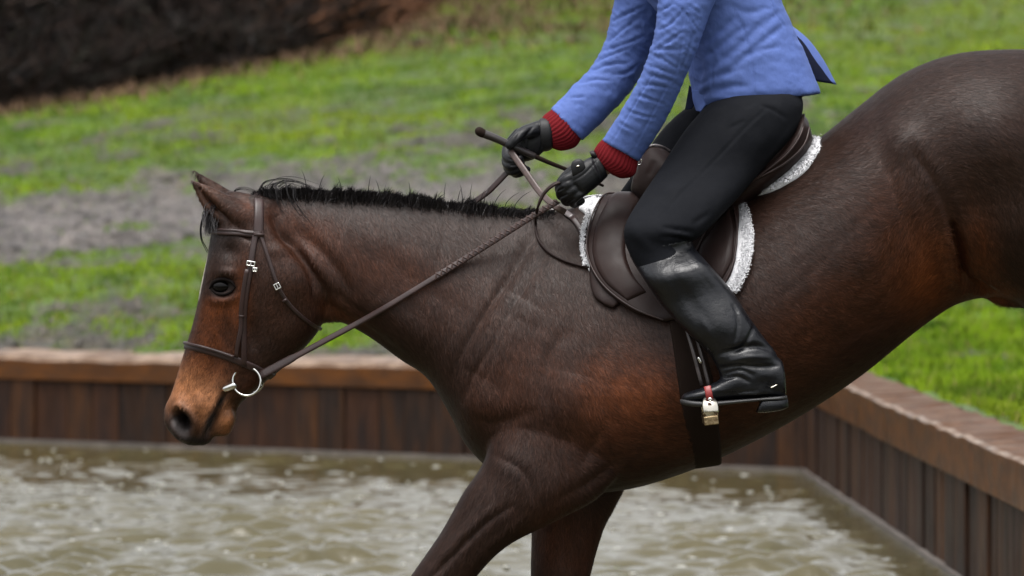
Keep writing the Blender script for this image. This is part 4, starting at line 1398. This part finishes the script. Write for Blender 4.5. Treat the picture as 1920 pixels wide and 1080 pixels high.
# ---- the body under the clothes, one continuous figure (head above the frame)
bd = MB()
bd.loft([(1330, 215, 1500, 205, .12), (1315, 150, 1500, 140, .135), (1295, 60, 1460, 45, .125), (1255, -20, 1425, -35, .135), (1225, -110, 1395, -125, .155), (1235, -185, 1365, -200, .14), (1262, -225, 1330, -235, .07)], nang=20)
bd.loft([(1258, -215, 1330, -225, .06), (1245, -255, 1315, -270, .052), (1228, -290, 1305, -305, .06), (1205, -330, 1325, -365, .075), (1200, -390, 1330, -425, .078), (1225, -450, 1305, -460, .05)], nang=18)
for s, arm, hand in ((-1, [(1310, -170), (1275, 70), (1165, 285)], (1085, 335)), (1, [(1270, -160), (1180, 80), (1060, 240)], (985, 265))):
    ya = 12 + s * .17
    bd.tube([P(*arm[0], ya), P(*arm[1], 12 + s * .21), P(*arm[2], 12 + s * .14), P(*hand, 12 + s * .13)], [.05, .036, .024, .022], nang=12)
    bd.tube([P(1430, 215, both(HIP, s)), P(1320, 335, both(THIGH, s)), P(1235, 440, both(KNEE, s)), P(1320, 590, both(SHIN, s)), P(1400, 690, both(ANK, s)), P(1330, 738, both(ANK, s))], [.075, .055, .035, .032, .022, .018], nang=14)
bme = remeshed('body', bd, .012, 4)
link('body', bme, M_skin, rider)
# riding hat with its peak and a knot of hair, above the frame
hb2 = MB(); hb2.loft([(1188, -375, 1338, -412, .088), (1190, -420, 1338, -445, .09), (1220, -478, 1312, -486, .06), (1255, -500, 1290, -502, .02)], nang=20)
hb2.loft([(1150, -362, 1160, -370, .03), (1180, -372, 1200, -390, .07), (1200, -380, 1230, -400, .08)], nang=16)
hb2.build('riding_hat', M_black, rider)

# ---- jacket: torso and sleeves, one garment
jk = MB()
jk.loft([(1312, 212, 1536, 176, .176, 0, .85), (1302, 192, 1538, 172, .184, 0, .85), (1294, 150, 1525, 140, .180, 0, .85), (1284, 105, 1507, 96, .170, 0, .85), (1262, 55, 1484, 44, .160, 0, .85), (1226, 15, 1464, 0, .165, 0, .85),
         (1186, -45, 1442, -60, .178, 0, .85), (1168, -120, 1415, -140, .19, 0, .85), (1180, -180, 1385, -205, .17, 0, .9), (1225, -222, 1345, -240, .09, 0, .9)], nsub=5, nang=40)
near_sl = [(1250, -200, 1385, -185, .050, 0, .95, 11.86), (1242, -140, 1378, -120, .070, 0, .95, 11.82), (1238, -60, 1358, -40, .068, 0, .95, 11.80), (1233, 10, 1330, 28, .063, 0, .95, 11.785),
           (1226, 70, 1304, 100, .060, 0, .95, 11.785), (1206, 130, 1282, 152, .056, 0, .95, 11.80), (1172, 196, 1248, 226, .050, 0, .95, 11.825), (1128, 264, 1198, 304, .043, 0, .95, 11.85)]
far_sl = [(1190, -190, 1330, -180, .05, 0, .95, 12.14), (1165, -120, 1290, -90, .070, 0, .95, 12.18), (1152, 0, 1252, 30, .063, 0, .95, 12.215), (1134, 78, 1222, 98, .060, 0, .95, 12.215),
          (1108, 126, 1190, 162, .056, 0, .95, 12.20), (1070, 166, 1140, 218, .049, 0, .95, 12.165), (1032, 205, 1092, 264, .043, 0, .95, 12.13)]
jk.loft(near_sl, nsub=5, nang=26); jk.loft(far_sl, nsub=5, nang=26)
jme = remeshed('jacket', jk, .0045, 5)
W = []
def fold(pts, r=3.6, a=.0042):
    W.append((pts, r, -a)); W.append(([(x + r * .5, y + r * 1.5) for x, y in pts], r * 1.8, a * .55)); W.append(([(x - r * .5, y - r * 1.5) for x, y in pts], r * 1.8, a * .45))
# near sleeve
for pts in ([(1236, 58), (1256, 46), (1278, 24)], [(1232, 92), (1252, 80), (1280, 58)], [(1222, 96), (1245, 92), (1272, 94)], [(1228, 104), (1250, 116), (1270, 128)],
            [(1218, 122), (1240, 130), (1266, 142)], [(1212, 140), (1232, 144), (1258, 152)], [(1204, 160), (1228, 160), (1252, 166)], [(1262, 4), (1290, 30), (1312, 66)],
            [(1290, 8), (1312, 28)], [(1194, 180), (1215, 184), (1240, 194)], [(1240, 20), (1262, 8)], [(1300, 60), (1290, 96), (1278, 128)], [(1176, 206), (1200, 216), (1226, 222)], [(1160, 230), (1186, 244)]):
    fold(pts)
# far sleeve
for pts in ([(1142, 78), (1166, 58), (1196, 34)], [(1136, 96), (1170, 84), (1210, 66)], [(1118, 118), (1146, 104), (1182, 88)], [(1112, 132), (1142, 122), (1180, 118)], [(1150, 40), (1176, 26), (1206, 12)],
            [(1090, 156), (1116, 150), (1146, 152)], [(1070, 184), (1096, 182)], [(1150, 140), (1176, 136), (1196, 120)]):
    fold(pts)
# body of the jacket
for pts, r, a in (([(1338, 156), (1400, 104), (1440, 70), (1472, 46)], 5, .006), ([(1330, 132), (1390, 84), (1440, 28)], 5, .005), ([(1322, 108), (1362, 76), (1398, 50)], 4.5, .005),
                  ([(1318, 84), (1352, 56), (1380, 30)], 4.5, .005), ([(1404, 104), (1436, 92), (1462, 88)], 4.5, .005), ([(1336, 176), (1368, 162), (1404, 162)], 4.5, .006), ([(1330, 150), (1350, 140), (1392, 130)], 4.5, .005),
                  ([(1308, 96), (1316, 130), (1308, 170)], 6, .010), ([(1320, 84), (1338, 110), (1340, 140)], 5, .005), ([(1308, 190), (1326, 172), (1352, 160)], 5, .007), ([(1300, 150), (1316, 158), (1330, 148)], 4, .005),
                  ([(1370, 10), (1400, 24), (1440, 16)], 5, .004), ([(1340, 20), (1360, 10)], 5, .004), ([(1410, 184), (1450, 182), (1500, 172)], 6, .003), ([(1420, 60), (1446, 36), (1462, 20)], 5, .004),
                  ([(1205, 20), (1222, 44), (1236, 56)], 6, .007), ([(1480, 120), (1500, 140), (1512, 164)], 7, .003), ([(1360, 60), (1376, 74), (1400, 80)], 5, .003)):
    fold(pts, r * 1.5, a * .72)
# seams
for pts in ([(1276, -10), (1280, 50), (1274, 110), (1262, 150)], [(1230, 130), (1196, 186), (1146, 268)], [(1256, 150), (1226, 206), (1184, 286)], [(1412, 190), (1412, 130), (1396, 60), (1372, 10)], [(1446, 0), (1456, 26), (1470, 48)], [(1338, 120), (1336, 160)]):
    W.append((pts, 1.9, -.0028)); W.append(([(x + 4, y) for x, y in pts], 2.6, .0010))
W.append(([(1336, 183), (1380, 184), (1440, 191), (1490, 186), (1534, 174)], 4, .0040))
sculpt(jme, W, both=False)
# crumple in the cloth
jco = coords(jme); jn = vnormals(jme); jpx, jpy = proj(jco, False)
cr = (fbm((jpx + jpy * .8) / 34, (jpx * .5 - jpy) / 15, 71, 4) - .5) * .0035 + (fbm(jpx / 13, jpy / 9, 73, 3) - .5) * .0016
sl = sstep(1345, 1300, jpx) * sstep(330, 60, jpy)
rg = 1 - np.abs(fbm((jpx * .8 + jpy * .6) / 22, (jpx * .6 - jpy * .8) / 9, 79, 3) - .5) * 4
cr = cr + np.clip(rg, 0, 1) ** 2 * .0022 * (.06 + .94 * sl)
jco += jn * cr[:, None]
jme.vertices.foreach_set('co', jco.astype(np.float32).ravel()); jme.update()
jacket = link('jacket', jme, M_jacket, rider)
# skirt of the jacket behind the vent: navy lining inside, blue cloth outside
def sheet(left, right, yl, yr, m, name, parent, th=.004, nu=8, nv=22, bulge=.01):
    A, B = resample(left, nv), resample(right, nv)
    b = MB(); rows = []
    f0, f1 = [], []
    for i in range(nv):
        r0, r1 = [], []
        for j in range(nu):
            u = j / (nu - 1); x, y = A[i] * (1 - u) + B[i] * u
            Y = yl * (1 - u) + yr * u - bulge * math.sin(math.pi * u)
            r0.append(P(x, y, Y)); r1.append(P(x, y, Y + th))
        rows.append(r0 + r1[::-1])
    b.grid(rows)
    return b.build(name, m, parent)
sheet([(1466, 42), (1492, 78), (1514, 118), (1524, 152)], [(1474, 44), (1512, 74), (1541, 114), (1566, 158)], 11.97, 12.09, M_lining, 'jacket_lining', rider)
sheet([(1464, 36), (1490, 74), (1512, 112), (1524, 150)], [(1474, 40), (1514, 72), (1544, 112), (1569, 159)], 11.985, 12.098, M_jacket, 'jacket_skirt', rider)
# front corner of the jacket hanging before the thigh
sheet([(1297, 168), (1299, 188), (1305, 208)], [(1340, 172), (1332, 187), (1313, 209)], 11.93, 11.885, M_jacket, 'jacket_front', rider)
sheet([(1292, 160), (1288, 184), (1284, 206)], [(1310, 170), (1306, 190), (1297, 204)], 12.02, 11.98, M_lining, 'jacket_lining', rider)

# ---- red knitted cuffs
def cuff(rings, name='cuff'):
    b = MB()
    full = catmull([list(r) for r in rings], 6)
    rows = []; n = 132
    for k, (ax, ay, bx, by, w, yc) in enumerate(full):
        A, B = P(ax, ay, yc), P(bx, by, yc); c, h = (A + B) / 2, (A - B) / 2
        row = []
        for j in range(n):
            t = 2 * math.pi * j / n
            q = 1 + .030 * math.cos(33 * t)
            row.append(c + h * (math.cos(t) * q) + Vector((0, w * math.sin(t) * q, 0)))
        rows.append(row)
    b.grid(rows)
    return b.build(name, M_cuff, rider)
cuff([(1136, 258, 1196, 296, .036, 11.85), (1126, 266, 1195, 306, .039, 11.853), (1116, 280, 1188, 328, .040, 11.856), (1113, 292, 1166, 334, .034, 11.860), (1112, 300, 1148, 328, .024, 11.862)])
cuff([(1042, 200, 1090, 252, .036, 12.13), (1034, 207, 1088, 262, .039, 12.128), (1022, 216, 1076, 276, .040, 12.125), (1014, 226, 1052, 282, .034, 12.122), (1012, 234, 1036, 278, .024, 12.12)])

# ---- gloved hands: a palm, four bent fingers and a thumb each
def glove(palm, chains, name, strokes, yc):
    b = MB()
    b.loft(palm, nsub=4, nang=22, Y=yc)
    for pts, rs in chains:
        b.tube([P(x, y, Y) for x, y, Y in pts], rs, nsub=4, nang=12)
    me = remeshed('glove', b, .0022, 4)
    sculpt(me, strokes, both=False)
    return link('glove', me, M_glove, rider)
y0 = 11.845
gl = glove([(1122, 290, 1140, 330, .024, 0, .9, y0 + .01), (1108, 294, 1128, 342, .028, 0, .9, y0 + .005), (1090, 304, 1112, 356, .031, 0, .85, y0), (1072, 318, 1098, 366, .031, 0, .85, y0), (1060, 330, 1086, 370, .026, 0, .85, y0 + .004)],
           [([(1076, 330, y0 - .012), (1058, 340, y0 - .012), (1049, 352, y0 + .008), (1054, 360, y0 + .034), (1070, 356, y0 + .038)], [.013, .0135, .0125, .0115, .011]),
            ([(1080, 340, y0 - .014), (1060, 350, y0 - .016), (1051, 362, y0 + .006), (1057, 370, y0 + .034), (1074, 366, y0 + .038)], [.013, .0135, .0125, .0115, .011]),
            ([(1086, 350, y0 - .014), (1068, 361, y0 - .016), (1059, 372, y0 + .004), (1064, 379, y0 + .031), (1080, 374, y0 + .036)], [.0125, .013, .012, .011, .0105]),
            ([(1096, 358, y0 - .012), (1080, 369, y0 - .014), (1073, 378, y0 + .004), (1078, 383, y0 + .026), (1090, 377, y0 + .032)], [.0115, .0118, .0108, .010, .0095]),
            ([(1104, 312, y0 + .014), (1082, 316, y0 + .028), (1064, 328, y0 + .030), (1052, 340, y0 + .026)], [.015, .0145, .013, .0115])],
           'glove', [([(1058, 352), (1046, 358)], 2.2, -.004), ([(1064, 364), (1050, 370)], 2.2, -.004), ([(1078, 372), (1064, 380)], 2.2, -.004), ([(1120, 300), (1098, 324), (1074, 340)], 2.4, -.0022),
                     ([(1070, 338), (1082, 352), (1092, 364)], 4, -.003), ([(1112, 296), (1130, 334)], 3, -.003), ([(1106, 300), (1124, 338)], 3, .002)], y0)
b = MB(); q = P(1083, 312, y0 - .032)
M_pad = mat('glove_pad', (.009, .009, .010), .5, spec=.25)
b.loft([(1070, 312, 1074, 330, .004), (1074, 302, 1084, 328, .006), (1086, 298, 1094, 322, .006), (1094, 302, 1098, 314, .003)], Y=y0 - .026, nang=14)
b.build('knuckle_pad', M_pad, gl)
b = MB(); b.tube([P(1082, 312, y0 - .034), P(1085, 311, y0 - .034)], [.002, .002], nang=8); b.build('stud', M_brass, gl)
b = MB(); b.loft([(1105, 284, 1110, 296, .012), (1112, 282, 1118, 298, .014), (1116, 286, 1121, 296, .010)], Y=y0 + .0, nang=12); b.build('wrist_tab', M_pad, gl)
y1 = FARY
gl2 = glove([(1034, 226, 1030, 276, .024, 0, .9, y1 + .006), (1016, 224, 1020, 284, .029, 0, .9, y1 + .004), (996, 230, 1006, 296, .030, 0, .85, y1 + .002), (976, 238, 992, 302, .030, 0, .85, y1 + .004), (962, 252, 980, 304, .026, 0, .85, y1 + .010)],
            [([(972, 250, y1 + .02), (954, 272, y1 + .020), (950, 290, y1 - .004), (958, 300, y1 - .034), (974, 298, y1 - .044)], [.0135, .0135, .0128, .0118, .011]),
             ([(974, 262, y1 + .02), (954, 288, y1 + .020), (950, 304, y1 - .004), (958, 312, y1 - .034), (976, 306, y1 - .042)], [.0135, .0135, .0128, .0118, .011]),
             ([(980, 274, y1 + .02), (956, 302, y1 + .020), (953, 316, y1 - .002), (962, 322, y1 - .030), (980, 314, y1 - .038)], [.013, .013, .012, .011, .0105]),
             ([(988, 286, y1 + .018), (966, 314, y1 + .018), (964, 324, y1 - .002), (972, 326, y1 - .024), (988, 318, y1 - .032)], [.0118, .0118, .0108, .010, .0095]),
             ([(1004, 246, y1 - .020), (984, 250, y1 - .042), (968, 260, y1 - .056), (956, 272, y1 - .060)], [.016, .0152, .0135, .0118])],
            'glove', [([(952, 297), (972, 302)], 2.2, -.003), ([(956, 310), (976, 310)], 2.2, -.003), ([(1000, 236), (984, 262), (986, 290)], 4, -.004), ([(1010, 226), (1018, 256), (1014, 286)], 3, -.003), ([(975, 246), (966, 262)], 3, -.002)], y1)
b = MB(); b.loft([(1012, 222, 1014, 284, .031), (1020, 221, 1024, 284, .032), (1028, 222, 1034, 280, .031), (1034, 226, 1038, 272, .026)], Y=y1 + .004, nang=20); b.build('glove_cuff', M_pad, gl2)

# ---- breeches and boots; the legs hang outside the saddle flaps
def legs(sg):
    knee, shin, ank, mid = (both(v, -sg) for v in (KNEE, SHIN, ANK, THIGH * .45 + KNEE * .55))
    th = [(1345, 182, 1502, 176, .095, 0, .95, both(11.90, -sg)), (1318, 205, 1506, 205, .105, 0, .95, both(HIP, -sg)), (1280, 250, 1486, 258, .108, 0, .95, both(HIP * .6 + THIGH * .4, -sg)),
          (1236, 318, 1436, 312, .098, 0, .95, both(THIGH, -sg)), (1196, 378, 1380, 376, .084, 0, .95, mid), (1171, 424, 1322, 436, .072, 0, .95, knee),
          (1174, 462, 1288, 462, .064, 0, .95, knee), (1198, 508, 1312, 484, .056, 0, .95, knee * .6 + shin * .4), (1222, 540, 1336, 510, .052, 0, .95, shin)]
    if sg < 0: th = [(r[0] - 44 * k, r[1], r[2] - 44 * k) + r[3:] for r, k in zip(th, (.3, .8, 1, 1, 1, .6, .3, 0, 0))]
    b = MB()
    b.loft(th, nsub=5, nang=30)
    return b, (knee, shin, ank)
brm = MB()
n1, (knee, shin, ank) = legs(1)
f1, far_y = legs(-1)
for s_ in (n1, f1):
    base = len(brm.v); brm.v += s_.v; brm.f += [tuple(i + base for i in f) for f in s_.f]
brm.loft([(1345, 150, 1500, 150, .12), (1340, 185, 1504, 180, .165), (1372, 235, 1500, 232, .14), (1400, 262, 1470, 260, .08)], nang=26)
br_me = remeshed('breeches', brm, .0055, 6)
sculpt(br_me, [([(1440, 200), (1400, 236), (1340, 300), (1280, 360), (1236, 410)], 2.0, -.0035), ([(1444, 206), (1404, 242), (1344, 306)], 3, .0015),
               ([(1300, 436), (1270, 430), (1246, 426)], 5, -.006), ([(1290, 452), (1266, 446), (1240, 444)], 4, -.005), ([(1300, 444), (1270, 438)], 4, .004),
               ([(1425, 196), (1450, 206), (1475, 222)], 4, -.004), ([(1420, 188), (1400, 200)], 5, -.003), ([(1500, 220), (1470, 262), (1430, 306)], 8, .004),
               ([(1360, 200), (1330, 220), (1306, 250)], 9, .004), ([(1395, 226), (1370, 240)], 4, -.003), ([(1240, 360), (1290, 350)], 12, .004), ([(1330, 400), (1300, 420)], 6, -.004),
               ([(1185, 420), (1200, 450), (1230, 470)], 12, .004)], both=False)
link('breeches', br_me, M_breech, rider)

def boot(sg, ys):
    k, s, a = ys
    b = MB()
    b.loft([(1178, 474, 1296, 446, .062, 0, .95, k), (1188, 494, 1304, 466, .064, 0, .95, k), (1210, 528, 1330, 496, .065, 0, .95, s), (1240, 572, 1370, 542, .062, 0, .95, s), (1286, 622, 1406, 596, .055, 0, .95, a),
            (1326, 660, 1432, 632, .049, 0, .95, a), (1346, 694, 1456, 664, .046, 0, .95, a), (1352, 722, 1468, 706, .042, 0, .95, a), (1356, 742, 1470, 738, .038, 0, .95, a)], nsub=5, nang=28)
    b.loft([(1472, 700, 1474, 742, .018, 0, .9, a), (1462, 672, 1466, 746, .032, 0, .9, a), (1420, 664, 1424, 747, .040, 0, .9, a), (1385, 684, 1386, 748, .041, 0, .9, a),
            (1352, 710, 1352, 750, .043, 0, .85, a), (1325, 724, 1325, 752, .044, 0, .85, a), (1300, 732, 1300, 753, .039, 0, .85, a), (1284, 738, 1284, 752, .026, 0, .85, a), (1278, 743, 1278, 750, .010, 0, .9, a)], nsub=4, nang=24)
    me = remeshed('boot', b, .0036, 4)
    W = []
    for pts, r, d in (([(1346, 664), (1380, 656), (1420, 648), (1448, 656)], 7, -.010), ([(1352, 690), (1390, 686), (1425, 688), (1458, 686)], 5, -.007), ([(1360, 700), (1390, 694), (1412, 704)], 4, -.005),
                      ([(1372, 664), (1398, 644), (1414, 612)], 5, -.005), ([(1366, 678), (1402, 670), (1444, 670)], 6, .005), ([(1356, 712), (1382, 706), (1404, 716)], 4, -.005), ([(1420, 706), (1455, 700)], 10, .003),
                      ([(1290, 470), (1350, 540), (1400, 604)], 12, .005), ([(1380, 590), (1384, 610), (1378, 640)], 4, -.005), ([(1250, 500), (1290, 560), (1330, 620)], 16, -.004), ([(1372, 572), (1382, 588)], 3, -.004),
                      ([(1180, 476), (1240, 462), (1296, 448)], 3, .003), ([(1195, 520), (1215, 556)], 12, .004), ([(1336, 738), (1380, 736), (1420, 732)], 3, -.003), ([(1310, 590), (1340, 640)], 8, .003)):
        W.append((pts, r, d))
    if sg > 0: sculpt(me, W, both=False)
    o = link('boot', me, M_boot, rider)
    sl = MB()
    sl.loft([(1275, 749, 1276, 757, .014, 0, .6, a), (1284, 748, 1285, 760, .032, 0, .6, a), (1300, 750, 1301, 762, .044, 0, .55, a), (1330, 751, 1330, 762, .049, 0, .55, a), (1370, 749, 1370, 757, .043, 0, .55, a),
             (1420, 745, 1420, 752, .038, 0, .55, a), (1460, 742, 1460, 750, .039, 0, .55, a), (1475, 741, 1475, 749, .020, 0, .6, a)], nsub=4, nang=24)
    sl.build('sole', mat('boot_sole', (.020, .0195, .02), .5), o)
    hl = MB(); hl.loft([(1428, 747, 1418, 773, .034, 0, .5, a), (1440, 747, 1436, 773, .038, 0, .5, a), (1462, 746, 1464, 769, .037, 0, .5, a), (1476, 745, 1478, 764, .020, 0, .6, a)], nsub=3, nang=24)
    hl.build('heel', M_boot, o)
    sp = MB(); sp.tube([P(1446, 727, a - .040 * sg), P(1456, 722, a - .036 * sg)], [.0016, .0016], nang=6); sp.build('spur_stud', M_brass, o)
boot(1, (knee, shin, ank)); boot(-1, far_y)
